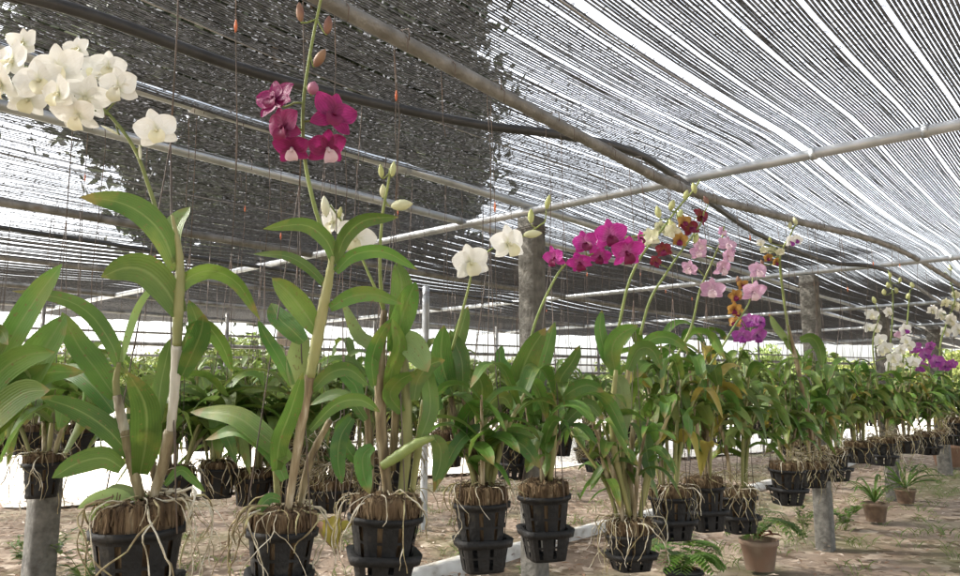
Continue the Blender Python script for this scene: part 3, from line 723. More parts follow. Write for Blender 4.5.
# plant 1
root, c, r, d = basic(143, 503, YA, 'tallest left orchid with white-sheathed canes and a white flower spray', 84, .095, root_n=26, root_len=.22, husk_up=.035)
add_cane(root, d, [(152,500),(163,465),(170,430)], [12,15,15], 'cane_old')
add_cane(root, d, [(170,436),(174,395),(177,345)], [12,13,14], 'sheath')
add_cane(root, d, [(177,346),(178,315),(180,280),(179,250),(172,215)], [13,14,13,9,4])
add_cane(root, d, [(141,498),(131,460),(125,430)], [13,14,13], 'cane_old')
add_cane(root, d, [(126,436),(121,415),(117,395)], [13,13,11], 'sheath')
add_cane(root, d, [(117,396),(116,380),(119,362)], [10,9,6])
add_cane(root, d+.04, [(160,500),(150,450),(148,420)], [10,10,7], 'cane_old')
for p, w_, dd, rl, m in [([(176,270),(164,238),(145,216),(118,202),(80,197)],27,-.05,.2,'leaf'),([(178,262),(171,240),(177,222),(190,207)],21,.04,-.5,'leaf_pale'),
    ([(179,314),(166,290),(147,272),(125,268),(101,277)],33,-.06,.1,'leaf'),([(180,290),(190,277),(212,271),(238,284),(260,320)],17,.05,.5,'leaf'),
    ([(182,376),(193,352),(201,332),(204,314)],22,-.03,.1,'leaf'),([(184,352),(194,340),(197,322),(189,300)],22,.05,.2,'leaf'),
    ([(158,420),(160,390),(166,360),(171,338)],17,.06,.3,'leaf'),([(119,366),(112,345),(90,314),(60,298),(12,291)],17,-.02,.3,'leaf'),
    ([(121,362),(128,335),(142,300),(172,266)],8,.02,.4,'leaf_pale'),([(140,474),(146,440),(145,405),(128,372)],31,-.07,.0,'leaf'),
    ([(130,455),(108,430),(78,410),(40,397)],24,-.04,.2,'leaf'),([(122,468),(104,458),(78,463),(52,478)],24,-.05,0,'leaf'),
    ([(116,398),(98,372),(78,345),(62,312)],27,.05,.3,'leaf'),([(114,412),(92,385),(70,372),(30,378)],22,.07,.3,'leaf'),
    ([(138,506),(118,495),(98,497),(77,509)],13,-.05,.1,'leaf_pale'),([(132,508),(112,507),(98,512),(88,521)],13,-.06,.1,'leaf_pale'),([(150,500),(135,492),(115,488),(98,500)],9,.0,.1,'leaf_pale'),
    ([(165,485),(180,470),(192,478),(205,492)],10,.0,.3,'leaf'),([(186,330),(205,325),(222,345),(232,372)],16,.06,.4,'leaf')]:
    add_leaf(root, d, p, w_, dd, m, rl)
add_spike(root, d, [(160,222,.01),(150,190,.01),(135,150),(112,118),(85,95),(50,78),(5,68),(-30,75)], 4.5,
    [(157,131,46,'white',-.02,.1,-.1),(120,88,48,'white',-.02,-.2,.0),(85,98,48,'white',-.04,.2,-.2),(60,70,52,'white',-.03,-.1,.1),(78,115,44,'white',-.06,.1,-.3),(40,82,50,'white',-.05,.3,0),(14,62,50,'white',-.03,-.1,.1),(3,84,46,'white',-.05,-.3,-.2),(-28,78,50,'white'),(98,72,40,'white',.03,.3,.2),(78,50,34,'white',.02,0,.3),(28,100,42,'white',-.02,.2,-.2),(60,94,42,'white',-.07,-.2,-.1),(108,68,38,'white',.02,.3,.1),(24,44,36,'white',.03,-.1,.2)],
    [(110,130,24,4,'petal_white',(-1,.5)),(140,152,18,4,'petal_white',(-.2,1))])

# plant 2
root, c, r, d = basic(281, 512, YA, 'orchid with leafy brown cane topped by dark purple flowers', 66, .085, root_n=20, root_len=.2, husk_up=.03)
add_cane(root, d, [(288,510),(294,470),(302,420),(310,375)], [10,12,14,15], 'cane_old')
add_cane(root, d, [(310,377),(316,345),(323,308),(329,278),(332,256)], [14,16,15,12,8])
add_cane(root, d+.03, [(278,505),(276,470),(278,440)], [8,9,7], 'cane'); add_cane(root, d+.05, [(300,505),(310,460),(330,420)], [10,11,8], 'cane_old')
for p, w_, dd, rl, m in [([(336,264),(326,240),(304,225),(263,229)],17,-.04,.1,'leaf'),([(337,258),(346,236),(366,220),(399,217)],17,-.04,.1,'leaf'),
    ([(336,272),(354,255),(384,252),(418,270)],15,.02,.2,'leaf'),([(329,289),(308,268),(286,256),(253,254)],11,.03,.3,'leaf'),
    ([(330,308),(350,297),(374,294),(402,304)],17,-.03,.1,'leaf'),([(318,332),(304,312),(289,293),(272,278)],25,-.03,.0,'leaf'),
    ([(304,342),(292,330),(279,318),(271,303)],24,.05,.2,'leaf'),([(312,390),(330,373),(350,370),(369,386)],16,-.02,.1,'leaf'),
    ([(292,385),(281,362),(268,340),(258,320)],14,.03,.2,'leaf'),([(276,470),(280,440),(291,410),(303,372)],20,-.03,.5,'leaf'),([(300,400),(296,370),(300,345),(305,332)],22,.06,.2,'leaf_pale'),
    ([(280,500),(270,498),(262,505),(258,515)],12,-.03,0,'leaf'),([(285,480),(270,450),(240,430),(205,440)],18,.06,.2,'leaf'),([(290,460),(262,435),(232,415),(190,412)],24,.09,.2,'leaf'),
    ([(310,430),(335,405),(360,400),(380,412)],15,.08,.2,'leaf')]:
    add_leaf(root, d, p, w_, dd, m, rl)
add_spike(root, d, [(330,258,.01),(322,230,.01),(313,200),(305,160),(303,110),(310,55),(322,-5),(330,-30)], 5,
    [(276,100,46,'purple',-.02,-.5,.2),(284,127,46,'purple',-.03,-.3,-.1),(292,148,38,'purple_pale',-.02,.2,-.6),(333,116,50,'purple',-.02,.3,.1),(327,148,44,'purple_pale',-.02,.4,-.4)],
    [(300,12,22,10,'bud_brown',(-.1,1)),(328,25,20,11,'bud_brown',(.15,1)),(320,58,22,12,'bud_brown',(.6,.8)),(313,88,15,14,'bud_pink',(.2,1))])

# plant 3
root, c, r, d = basic(383, 497, YA, 'orchid on a bulging husk with a tall bare spike of pale buds', 70, .085, root_n=20, root_len=.16, husk_up=.035)
for pts, ws, m in [([(388,495),(382,440),(380,380),(384,310)],[13,16,15,9],'cane_old'),([(402,495),(407,440),(405,380),(402,320)],[13,15,14,8],'cane'),([(370,493),(370,450),(366,405)],[9,12,8],'cane_old'),([(412,492),(418,450),(424,400)],[8,11,8],'cane'),([(392,470),(396,400),(392,350)],[10,12,8],'cane_old')]:
    add_cane(root, d+rnd.uniform(-.01,.03), pts, ws, m)
add_cane(root, d-.03, [(382,466),(398,456),(416,444),(434,437)], [12,15,14,7], 'stem')
for p, w_, dd, rl, m in [([(393,352),(400,325),(408,300),(416,282)],25,-.02,.1,'leaf'),([(394,342),(400,310),(402,285),(396,262)],26,.05,.2,'leaf'),([(374,386),(372,362),(378,340),(392,318)],16,-.02,.1,'leaf'),
    ([(388,400),(392,370),(400,345),(392,318)],17,-.03,.2,'leaf'),([(396,345),(408,343),(420,355),(428,372)],28,-.03,0,'leaf_pale'),([(352,418),(341,436),(338,460),(342,484)],17,-.06,0,'leaf'),
    ([(373,446),(363,456),(364,476),(370,494)],18,-.06,0,'leaf'),([(432,437),(440,447),(440,464),(434,482)],18,-.05,0,'leaf'),([(360,400),(355,385),(345,375),(340,360)],16,.03,.2,'leaf'),
    ([(414,400),(418,380),(430,365),(445,360)],16,.02,.3,'leaf'),([(402,412),(390,395),(400,380),(418,372)],18,-.03,.2,'leaf'),([(380,360),(370,345),(358,335),(342,300)],16,.04,.4,'leaf_pale'),([(372,470),(352,455),(340,430),(352,412)],14,.03,.3,'leaf'),
    ([(420,440),(430,410),(428,380),(420,350)],18,.06,.2,'leaf'),([(366,420),(350,400),(332,395),(310,405)],14,.05,.2,'leaf')]:
    add_leaf(root, d, p, w_, dd, m, rl)
add_spike(root, d, [(384,312,.02),(380,270),(382,220),(388,185),(390,168)], 4,
    [], [(381,171,15,7,'bud_green',(-.1,1)),(393,169,18,8,'bud_green',(.1,1)),(383,191,15,9,'petal_cream',(0,1)),(402,205,24,14,'petal_cream',(1,.1))])
add_spike(root, d, [(386,318,.02),(378,295),(368,272),(358,250),(342,222),(330,205)], 3.5,
    [(355,238,46,'white',-.01,.3,-.1),(334,222,40,'white',.02,-.7,0)], [(325,206,22,11,'petal_white',(-.1,1)),(340,212,12,6,'bud_green',(.2,1))])

# plant 4
root, c, r, d = basic(483, 487, YA, 'orchid with a pair of flat white blooms on a thin stalk', 54, .095, root_n=18, root_len=.16, husk_up=.035)
for pts, ws, m in [([(484,485),(470,455),(455,415),(447,378)],[8,10,9,6],'cane_old'),([(488,485),(488,450),(483,410)],[9,12,8],'cane'),([(478,485),(474,440),(462,390)],[8,10,7],'cane_old'),([(492,484),(500,450),(506,420)],[7,9,6],'cane')]:
    add_cane(root, d+rnd.uniform(-.01,.03), pts, ws, m)
for p, w_, dd, rl, m in [([(452,392),(444,372),(441,350),(444,325)],24,-.02,.1,'leaf'),([(463,392),(462,362),(456,345),(450,330)],18,.02,.2,'leaf'),([(447,395),(452,360),(461,330),(468,306)],17,.04,.2,'leaf'),([(476,410),(482,395),(480,380),(470,370)],22,-.03,.1,'leaf'),
    ([(440,410),(432,392),(434,380),(440,368)],16,.05,.2,'leaf'),([(486,415),(494,400),(505,398),(512,410)],15,.02,.2,'leaf')]:
    add_leaf(root, d, p, w_, dd, m, rl)
rand_plant(root, c, r, 4, .24, 41, 7, .165, .040)
add_spike(root, d, [(452,350),(460,320),(468,290),(474,268),(490,250),(520,238),(545,222)], 3,
    [(470,263,45,'white',-.02,0,-.05),(508,244,42,'white',-.03,.25,-.1)], [(533,234,20,10,'petal_cream',(1,.1)),(531,216,16,8,'bud_green',(0,1)),(548,202,16,7,'bud_green',(.2,1))])

# plant 5
root, c, r, d = basic(545, 482, YA, 'orchid in a tall two-tier basket below the bright magenta spray', 50, .10, root_n=6, root_len=.08, husk_up=.03)
for pts, ws, m in [([(545,480),(533,440),(526,400)],[7,9,6],'cane_old'),([(550,480),(553,440),(556,400)],[8,11,7],'cane'),([(542,480),(545,430),(545,390)],[8,10,6],'cane_old')]:
    add_cane(root, d+rnd.uniform(-.01,.03), pts, ws, m)
for p, w_, dd, rl, m in [([(522,408),(520,380),(530,352),(546,328)],26,-.02,.1,'leaf'),([(534,400),(541,370),(548,345),(555,322)],16,.02,.2,'leaf'),([(556,405),(560,380),(572,362),(580,345)],15,-.02,.1,'leaf'),([(550,410),(570,392),(588,385),(604,392)],16,-.03,.1,'leaf'),
    ([(520,400),(510,375),(500,360),(502,345)],14,.04,.2,'leaf'),([(546,432),(535,415),(540,400),(556,395)],18,-.02,.2,'leaf'),([(560,430),(576,412),(590,405),(604,420)],14,.02,.1,'leaf')]:
    add_leaf(root, d, p, w_, dd, m, rl)
rand_plant(root, c, r, 4, .27, 52, 6, .17, .040)
add_spike(root, d, [(528,350),(536,320),(549,290),(565,265),(590,255),(618,240),(645,235)], 3,
    [(555,258,30,'magenta',-.01,-.6,-.1),(580,262,32,'magenta',-.02,-.1,-.4),(585,243,34,'magenta',-.02,-.2,.1),(610,236,36,'magenta',-.02,.2,.1),(626,252,38,'magenta',-.03,.3,-.2),(600,256,28,'magenta',0,.1,-.4),(640,238,22,'magenta',.01,.7,0)])

# plant 6
root, c, r, d = basic(630, 520, YA, 'lower-hung orchid in a short basket wrapped in pale roots', 46, .065, root_n=30, root_len=.20, husk_up=.04)
for pts, ws, m in [([(630,515),(618,470),(612,420),(616,370)],[7,9,9,6],'cane'),([(632,515),(630,470),(634,420)],[7,9,7],'cane_old'),([(640,515),(650,470),(652,420)],[6,8,6],'cane'),([(622,512),(606,470),(598,430)],[6,8,6],'cane_old'),([(628,515),(622,440),(630,360)],[6,8,6],'cane')]:
    add_cane(root, d+rnd.uniform(-.02,.03), pts, ws, m)
for p, w_, dd, rl, m in [([(616,378),(621,388),(622,415),(620,448)],20,-.05,0,'leaf_pale'),([(648,420),(645,435),(648,460),(654,480)],16,-.05,0,'leaf'),([(616,375),(612,350),(620,335),(638,325)],20,-.02,.1,'leaf'),([(628,370),(638,350),(652,350),(662,370)],16,-.02,.1,'leaf'),
    ([(614,370),(606,355),(600,330),(602,310)],14,.02,.2,'leaf'),([(632,362),(650,340),(670,338),(690,352)],14,.01,.2,'leaf')]:
    add_leaf(root, d, p, w_, dd, m, rl)
rand_plant(root, c, r, 6, .42, 63, 7, .15, .036, lean=.3)
add_spike(root, d, [(618,330),(628,285),(642,255),(660,232),(678,208),(692,192),(700,180)], 3.2,
    [(650,238,26,'cream',0,-.2,.1),(660,228,20,'cream'),(672,232,22,'cream')], [(658,212,14,8,'bud_green',(-.2,1)),(672,205,12,8,'bud_green'),(680,215,14,8,'bud_green'),(686,195,12,7,'bud_green'),(694,188,12,7,'bud_green'),(672,226,16,9,'bud_green')])
add_spike(root, d, [(640,335),(650,300),(665,275),(682,250),(700,225),(704,212)], 3,
    [(690,228,24,'maroon',0,.1,.1),(700,217,24,'maroon',0,.4,.1),(664,250,22,'maroon',0,-.3,0),(680,240,20,'gold'),(655,262,18,'maroon'),(684,222,18,'gold')], [(706,200,10,6,'bud_brown'),(696,238,12,7,'bud_green')])

# plants 7-10
def mid(px, yt, w_, label, h1, tiers, ncane, H, sd, rn=16, rl=.12, ball=0, extra=None, LL=.165, W=.043, up=.03, leafn=8, mats=('leaf',)*8+('leaf_far',)*4+('leaf_pale','leaf_pale','leaf_yellow')):
    root, c, r, d = basic(px, yt, YA, label, w_, h1, tiers, root_n=rn, root_len=rl, ball=ball, husk_up=up, seed=sd)
    rand_plant(root, c, r, ncane, H, sd, leafn, LL, W, mats=mats, lowleaf=.3)
    return root, c, r, d
root, c, r, d = mid(671, 487, 42, 'dark basket orchid just left of the pale pink spray, roots looping over it', .085, 2, 7, .50, 71, 26, .2)
add_spike(root, d, [(668,370),(690,330),(700,290),(712,262),(722,238),(724,226)], 2.8,
    [(712,290,30,'pink',-.01,-.1,-.1),(722,268,26,'pink',-.01,.2,0),(690,268,22,'pink',0,-.5,-.3),(698,253,22,'pink',0,-.3,.2),(727,245,24,'pink',-.01,.3,.2),(722,232,16,'pink',0,.1,.3),(700,245,18,'pink'),(728,256,22,'pink',-.02,.5,-.2)])
root, c, r, d = mid(705, 478, 38, 'orchid in a close-set basket beside the pink spray stem', .095, 2, 6, .50, 72, 12, .12)
add_spike(root, d, [(700,380),(720,350),(735,325),(748,305),(752,290)], 2.6,
    [(757,271,26,'pink',-.01,.2,.3),(753,292,30,'pink',-.02,.1,-.1),(736,296,18,'gold',0,-.4,0),(734,309,18,'gold',0,-.2,-.3),(742,285,14,'gold')], [(738,280,9,6,'bud_brown')])
root, c, r, d = mid(738, 488, 36, 'orchid whose basket is buried in tangled pale roots, under the violet bloom', .085, 2, 7, .50, 73, 30, .2, 40)
add_spike(root, d, [(732,400),(735,375),(742,350),(750,335)], 2.6,
    [(750,322,24,'violet',0,-.2,.2),(757,335,26,'violet',-.02,.3,-.2),(742,336,24,'violet',-.02,-.3,-.2),(760,322,20,'violet',0,.4,.2),(735,322,16,'gold',0,-.5,0),(738,312,16,'gold')])
root, c, r, d = mid(785, 462, 33, 'orchid with a dark leaning stem and a loose spray of yellowish flowers', .095, 2, 6, .40, 74, 16, .12, 30)
add_cane(root, d, [(812,440),(805,400),(796,360),(788,325)], [6,7,6,4], 'cane_old')
add_spike(root, d, [(790,340),(784,300),(780,265),(782,250),(790,236),(795,225)], 2.8,
    [(790,242,18,'whiteviolet',-.01,.3,.1),(797,240,14,'whiteviolet'),(760,243,12,'white'),(772,250,13,'cream'),(768,258,12,'gold'),(776,262,13,'gold',0,0,-.3),(764,250,11,'cream'),(780,252,12,'cream')], [(790,225,8,5,'petal_cream'),(795,221,9,5,'petal_cream'),(762,262,6,4,'bud_brown'),(770,240,7,4,'bud_green')])
for p, w_, dd, rl, m in [([(800,340),(812,338),(820,350),(822,368)],12,-.02,.1,'leaf'),([(792,345),(782,335),(775,325),(770,315)],8,0,.1,'leaf_pale'),([(800,360),(790,345),(786,338),(788,350)],8,0,.1,'leaf')]:
    add_leaf(root, d, p, w_, dd, m, rl)
for px, yt, w_, lab, sd in [(812,462,30,'short-potted orchid behind the pale root tangle left of the mossy post',81),(834,448,28,'orchid in a narrow basket directly above the mossy post',82),(858,442,27,'orchid in a squat basket right of the mossy post',83),(880,438,25,'orchid with tangled roots beneath the white flower cluster',84),(905,436,24,'orchid with long dangling pale roots at the right',85),(926,432,22,'orchid below the violet cluster near the right edge',86),(945,430,21,'orchid at the right edge beneath the yellow-tipped spikes',87)]:
    root, c, r, d = mid(px, yt, w_, lab, .085, 1 if sd % 2 else 2, 7, .44+rnd.uniform(-.02,.07), sd, 20, .22 if sd != 85 else .5, 40 if sd in (81,84,85) else 10, leafn=8, LL=.18, W=.046)
    d -= .09
    if sd == 84:
        add_spike(root, d, [(880,400),(875,370),(873,340),(880,315)], 2.2, [(872,315,16,'white'),(876,328,16,'white'),(868,328,14,'white'),(885,348,18,'white'),(893,358,18,'white'),(880,352,16,'white')], [(874,300,8,5,'bud_green')])
        add_spike(root, d+.1, [(885,400),(890,350),(893,300),(888,270)], 2, [(888,312,14,'white'),(880,340,18,'white'),(900,350,18,'white'),(905,340,14,'white')], [(888,285,7,5,'bud_green'),(890,275,7,4,'bud_green'),(896,290,7,5,'bud_green'),(884,292,7,5,'bud_green'),(900,280,6,4,'bud_green')])
    if sd == 85:
        add_spike(root, d, [(905,400),(903,360),(907,325),(910,290)], 2.2, [(905,330,16,'whiteviolet'),(908,345,18,'white'),(900,362,18,'white'),(913,362,18,'white'),(890,366,20,'white'),(898,335,12,'pink')], [(912,285,7,5,'bud_green'),(908,296,7,5,'bud_green')])
    if sd == 86:
        add_spike(root, d, [(925,400),(922,370),(930,345),(940,350)], 2.2, [(915,348,18,'violet'),(925,355,20,'violet'),(936,362,20,'violet'),(945,366,18,'violet'),(920,367,18,'violet'),(930,346,14,'violet'),(952,364,14,'violet')])
    if sd == 87:
        add_spike(root, d, [(945,400),(940,350),(948,320),(955,300),(950,280)], 2.2, [(940,315,18,'white'),(950,320,20,'white'),(932,310,14,'white'),(955,306,16,'cream'),(945,303,14,'cream'),(958,330,20,'white'),(945,332,16,'white'),(955,295,14,'cream')], [(946,275,8,5,'bud_green'),(950,268,7,5,'bud_green')])

# continuing front row, beyond the frame's right and into the distance, copies
def copy_tree(o, parent=None):
    q = o.copy(); COL.objects.link(q); q.parent = parent
    for ch in o.children: copy_tree(ch, q)
    return q
def far_proto(seed, ball, mats, H=.3, ncane=5, W=.032, L=.14, rn=14, tiers=1):
    c = Vector((0,0,0)); root = empty('potted_orchid', (0,0,-.1), 'x', 'orchid', 'x'); r = .06
    rel(root, pot_mesh(c, r, .09, 8)).build('pot', 'plastic', root)
    if tiers > 1: rel(root, pot_mesh(c-Vector((0,0,.075)), r*.95, .07, 8, 1)).build('lower_pot', 'plastic', root)
    rel(root, husk_mesh(c, r*.93, .09, .025, seed)).build('husk', 'husk', root)
    rel(root, roots_mesh(c, r, .02, rn, .2, seed)).build('aerial_roots', ['root','root_green'], root)
    if ball: rel(root, roots_mesh(c+Vector((0,0,.03)), r*1.1, .03, ball, .17, seed+1, rad=.0016, ball=True)).build('root_ball', ['root','root_green'], root)
    rand_plant(root, c, r, ncane, H, seed, 7, L, W, merged=True, mats=mats)
    return root
protos = [far_proto(201,0,('leaf_far','leaf_far','leaf_pale')), far_proto(202,120,('leaf_far','leaf_pale'),H=.22), far_proto(203,0,('leaf_far',),H=.36,ncane=6,tiers=2), far_proto(204,0,('leaf_far','leaf_far','leaf_far','leaf_pale','leaf_far','leaf_far','leaf_yellow'),H=.26,ncane=7,W=.026), far_proto(205,60,('leaf_far','leaf_far'),H=.3,tiers=2,rn=24)]
used = set()
def place(i, x, y, z, s, rz, label, group, Y):
    o = protos[i] if i not in used else copy_tree(protos[i]); used.add(i)
    o.location = (x, y, z-.1*s); o.scale = (s, s, s*rnd.uniform(.92,1.08)); o.rotation_euler = (rnd.uniform(-.06,.06), rnd.uniform(-.06,.06), rz)
    o['label'] = label; o['group'] = group
    # its own wire up to the roof pipe
    for ch in o.children:
        if ch.name.startswith('hanger_wire'): bpy.data.objects.remove(ch)
    mb = MB(); H_ = (1.98-z)/s
    for k in range(3):
        a = k*2.1; mb.tube([(.065*math.cos(a), .065*math.sin(a), .1), (.01*math.cos(a), 0, .1+H_*.55), (0, 0, .1+H_)], .0011, 3)
    mb.build('hanger_wire', 'wire', o)
    return o
def rowof(Y, x0, x1, step, z, label, group, s=1.0, zj=.03, kinds=(0,1,2,3,4)):
    x = x0
    while x < x1:
        place(kinds[rnd.randrange(len(kinds))], x, Y+rnd.uniform(-.05,.05), z+rnd.uniform(-zj, zj), s*rnd.uniform(.85,1.15), rnd.uniform(0,6.28), label, group, Y)
        x += step*rnd.uniform(.75,1.3)
rowof(1.05, 7.2, 13, .30, .86, 'leafy orchid far down the front row', 'orchids far down the front row', 1.25)
rowof(2.16, 1.5, 3.1, .24, .86, 'leafy orchid in the second row behind the front pots', 'orchids in the second row', 1.25, kinds=(0,1,3,4))
rowof(2.16, 3.3, 12, .32, .90, 'orchid in the second row beyond the tall concrete post', 'orchids in the far second row', 1.2)
rowof(3.85, .7, 4.4, .19, .90, 'orchid in a black pot hanging in the third row', 'orchids in the third row', 1.22, .012, kinds=(0,3,1,0))
rowof(3.85, 4.6, 10, .38, .93, 'orchid in the far end of the third row', 'orchids in the far third row', 1.1)
rowof(5.5, 1.2, 9, .34, .93, 'small hanging orchid in the fourth row', 'orchids in the fourth row', 1.15)
rowof(6.9, 1.6, 7.5, .42, .95, 'distant hanging orchid in the fifth row', 'orchids in the fifth row', 1.2)
# big bright leaves of the second row at the left
def bigleaf(px, yt, sd, label):
    root, c, r, d = basic(px, yt, 2.16, label, 36, .09, 1, group=None, root_n=14, root_len=.2, seed=sd)
    rand_plant(root, c, r, 6, .24, sd, 5, .24, .054, mats=('leaf','leaf_far','leaf_far'), lean=.4)
    return root, c, r, d
bigleaf(218, 462, 301, 'broad-leaved orchid in the second row between the two leftmost front orchids')
bigleaf(252, 470, 302, 'broad-leaved orchid in the second row close behind the second front orchid')
bigleaf(175, 468, 303, 'broad-leaved orchid in the second row hidden behind the tallest left orchid')
bigleaf(286, 468, 305, 'broad-leaved orchid in the second row hidden behind the leafy brown cane')
bigleaf(45, 455, 304, 'broad-leaved orchid in the second row at the far left')
def ballplant(px, yt, Y, sd, label, w_=40, H=.16):
    root, c, r, d = basic(px, yt, Y, label, w_, .07, 1, group=None, root_n=20, root_len=.2, ball=190, seed=sd, husk_up=.03)
    rand_plant(root, c, r, 4, H, sd, 4, .10, .02, mats=('leaf','leaf_far'))
ballplant(332, 478, 1.9, 311, 'orchid with a bushy ball of pale roots between the second and third pots', 42)
ballplant(515, 450, 2.3, 312, 'orchid with a root ball left of the tall two-tier basket', 32)
ballplant(600, 452, 2.0, 313, 'orchid with a thick pale root ball right of the two-tier basket', 36)
ballplant(798, 440, 1.6, 314, 'orchid with a wide tangle of roots just left of the mossy post', 34, .2)
# dry orange-green fan hanging behind
root = empty('bromeliad', at(335,548,2.0), 'small bromeliad with green top and dried orange leaves between two pots', 'plant')
for i in range(9):
    px = 320+i*4; m = 'leaf_yellow' if i % 3 else 'terracotta'
    add_leaf(root, 2.0, [(335,548),(330+(px-335)*.5,530),(px,515+abs(px-335)*.4)], 8, rnd.uniform(-.04,.04), m, shape='strap')
mb = MB(); mb.tube([at(335,550,2.0), at(335,500,2.02), Vector((at(335,500,2.02).x, 1.6, 1.95))], .0012, 4); rel(root, mb).build('hanger_wire', 'wire', root)

# ------------------------------------------------------------------ bare wires with hooks
def bare_wire(x, Y, z0, ln, label, group, sd):
    rg = random.Random(sd); py_, pz = pipe_z(x, Y) if Y < 1.3 else (Y, z0)
    root = empty('hanging_wire', (x, py_, pz), label, 'wire', group)
    mb = MB(); pts = [Vector((-.004,-.024,-.035)), Vector((-.002,-.024,-.005)), Vector((0,0,.026)), Vector((0,.024,-.005))]
    k = int(ln/.09)+2; q = Vector((0,.02,-.05))
    for i in range(k):
        q = Vector((q.x+rg.uniform(-.005,.005), q.y*.8+rg.uniform(-.004,.004), -.05-ln*(i+1)/k)); pts.append(q)
    mb.tube(pts, .0011, 4); mb.build('wire_strand', 'wire', root)
    if rg.random() < .4:
        t = MB(); p = pts[3+int(k*.35)]; t.tube([p+Vector((0,0,.012)), p, p-Vector((0,0,.012))], [.0014,.0032,.0014], 6); t.build('orange_tie', 'tape', root)
    if rg.random() < .4:
        t = MB(); t.tube([pts[-1], pts[-1]+Vector((.012,0,-.01)), pts[-1]+Vector((.008,0,.012))], .0012, 4); t.build('end_hook', 'wire', root)
i = 0
for X in (.62,.80,.97,1.12,1.33,1.62,1.80,2.05,2.3,2.55,2.9,3.2,3.6,4.1,4.6,5.2,6.0):
    bare_wire(X+rnd.uniform(-.04,.04), 1.1, 1.9, rnd.choice((.12,.35,.55,.8)), 'bare rusty wire hooked on the front roof pipe', 'bare wires on the front roof pipe', 500+i); i += 1
for Y, x0, x1, st, lab in ((2.15,.8,7,.26,'second'),(2.55,.9,6,.3,'third'),(3.87,.9,6,.32,'fourth'),(5.5,1.3,6,.45,'fifth')):
    X = x0
    while X < x1:
        bare_wire(X, Y, 2.0, rnd.uniform(.35,1.0), 'bare rusty wire hanging from the %s lengthwise roof pipe' % lab, 'bare wires on the %s roof pipe' % lab, 500+i); i += 1
        X += st*rnd.uniform(.6,1.5)

# ------------------------------------------------------------------ plants and pots on the ground
def ground_pot(px, py, w_px, h_px, label, mat, name='ground_pot'):
    d = EYE/((py-390)/FPX)*1.0; p = onZ(px, py, .03); d = (p-CAM).dot(FW); r = w_px/FPX*d/2; h = h_px/FPX*d
    root = empty(name, p, label, 'potted plant'); mb = MB()
    mb.lathe((0,0,0), [(r*.7,0),(r*.72,.002),(r*.93,h*.82),(r*1.0,h*.84),(r*1.02,h),(r*.94,h),(r*.9,h*.88),(0.001,h*.86)], 28)
    mb.build('pot', mat, root)
    return root, p, r, h, d
def frond(mb, base, dirv, L, rg, wid=.05, n=14):
    o = Vector(dirv).normalized(); pts = [base, base+o*L*.35+Vector((0,0,L*.42)), base+o*L*.72+Vector((0,0,L*.42)), base+o*L+Vector((0,0,L*.18))]
    P = spline(pts, n); mb.tube(P, .0018, 4)
    side = o.cross(Vector((0,0,1)))
    for i in range(2, n):
        t = i/n; wl = wid*math.sin(math.pi*min(.96, t*.9+.1))**.7+.008
        T = (P[i]-P[i-1]).normalized()
        for s in (-1, 1):
            e = P[i]+side*s*wl+T*wl*.4+Vector((0,0,-wl*.25))
            mb.leaf([P[i], P[i].lerp(e,.5)+Vector((0,0,.004)), e], wl*.34+.004, Vector((0,0,1)), .1, n=4)
def fern(root, h, n, L, sd, mat='leaf', z=None, wid=.05):
    rg = random.Random(sd); mb = MB()
    for i in range(n):
        a = i*2.4+rg.uniform(-.3,.3)
        frond(mb, Vector((0,0,h)), (math.cos(a), math.sin(a), 0), L*rg.uniform(.6,1.15), rg, wid)
    mb.build('fronds', mat, root)
def rosette(root, h, n, L, W, sd, mats=('leaf',), up=(.3,1.1)):
    rg = random.Random(sd); mb = MB()
    for i in range(n):
        a = i*2.4+rg.uniform(-.3,.3); o = Vector((math.cos(a), math.sin(a), 0)); l = L*rg.uniform(.6,1.1); u = rg.uniform(*up); mb.cur = rg.randrange(len(mats))
        mb.leaf([Vector((0,0,h)), Vector((0,0,h))+o*l*.35+Vector((0,0,l*.45*u)), Vector((0,0,h))+o*l*.75+Vector((0,0,l*.6*u)), Vector((0,0,h))+o*l+Vector((0,0,l*.4*u))], W*rg.uniform(.8,1.2), Vector((0,0,1))-o*.3, .4, n=8, shape='sword')
    mb.build('leaves', list(mats), root)
root, p, r, h, d = ground_pot(760, 569, 38, 29, 'brown clay pot of fern and red-stemmed shoots standing on the soil', 'clay'); fern(root, h, 13, .30, 1, wid=.045); rosette(root, h, 8, .16, .03, 2, ('leaf','leaf_red'))
root, p, r, h, d = ground_pot(684, 585, 40, 14, 'lush spreading fern in a low dark pot at the bottom of the picture', 'plastic'); fern(root, h, 14, .34, 3, wid=.07); rosette(root, h, 12, .14, .015, 4, ('leaf_red','leaf'))
root, p, r, h, d = ground_pot(876, 521, 24, 18, 'spiky-leaved plant in a small brown pot on the soil', 'clay_dark'); rosette(root, h, 22, .38, .022, 5)
root, p, r, h, d = ground_pot(906, 503, 20, 14, 'low spiky plant in a pot right of the small brown one', 'clay_dark'); rosette(root, h, 20, .42, .03, 6)
root, p, r, h, d = ground_pot(950, 466, 34, 22, 'wide terracotta pot by the far right post', 'terracotta'); rosette(root, h, 24, .4, .04, 7, ('leaf',), (.4,1.3))
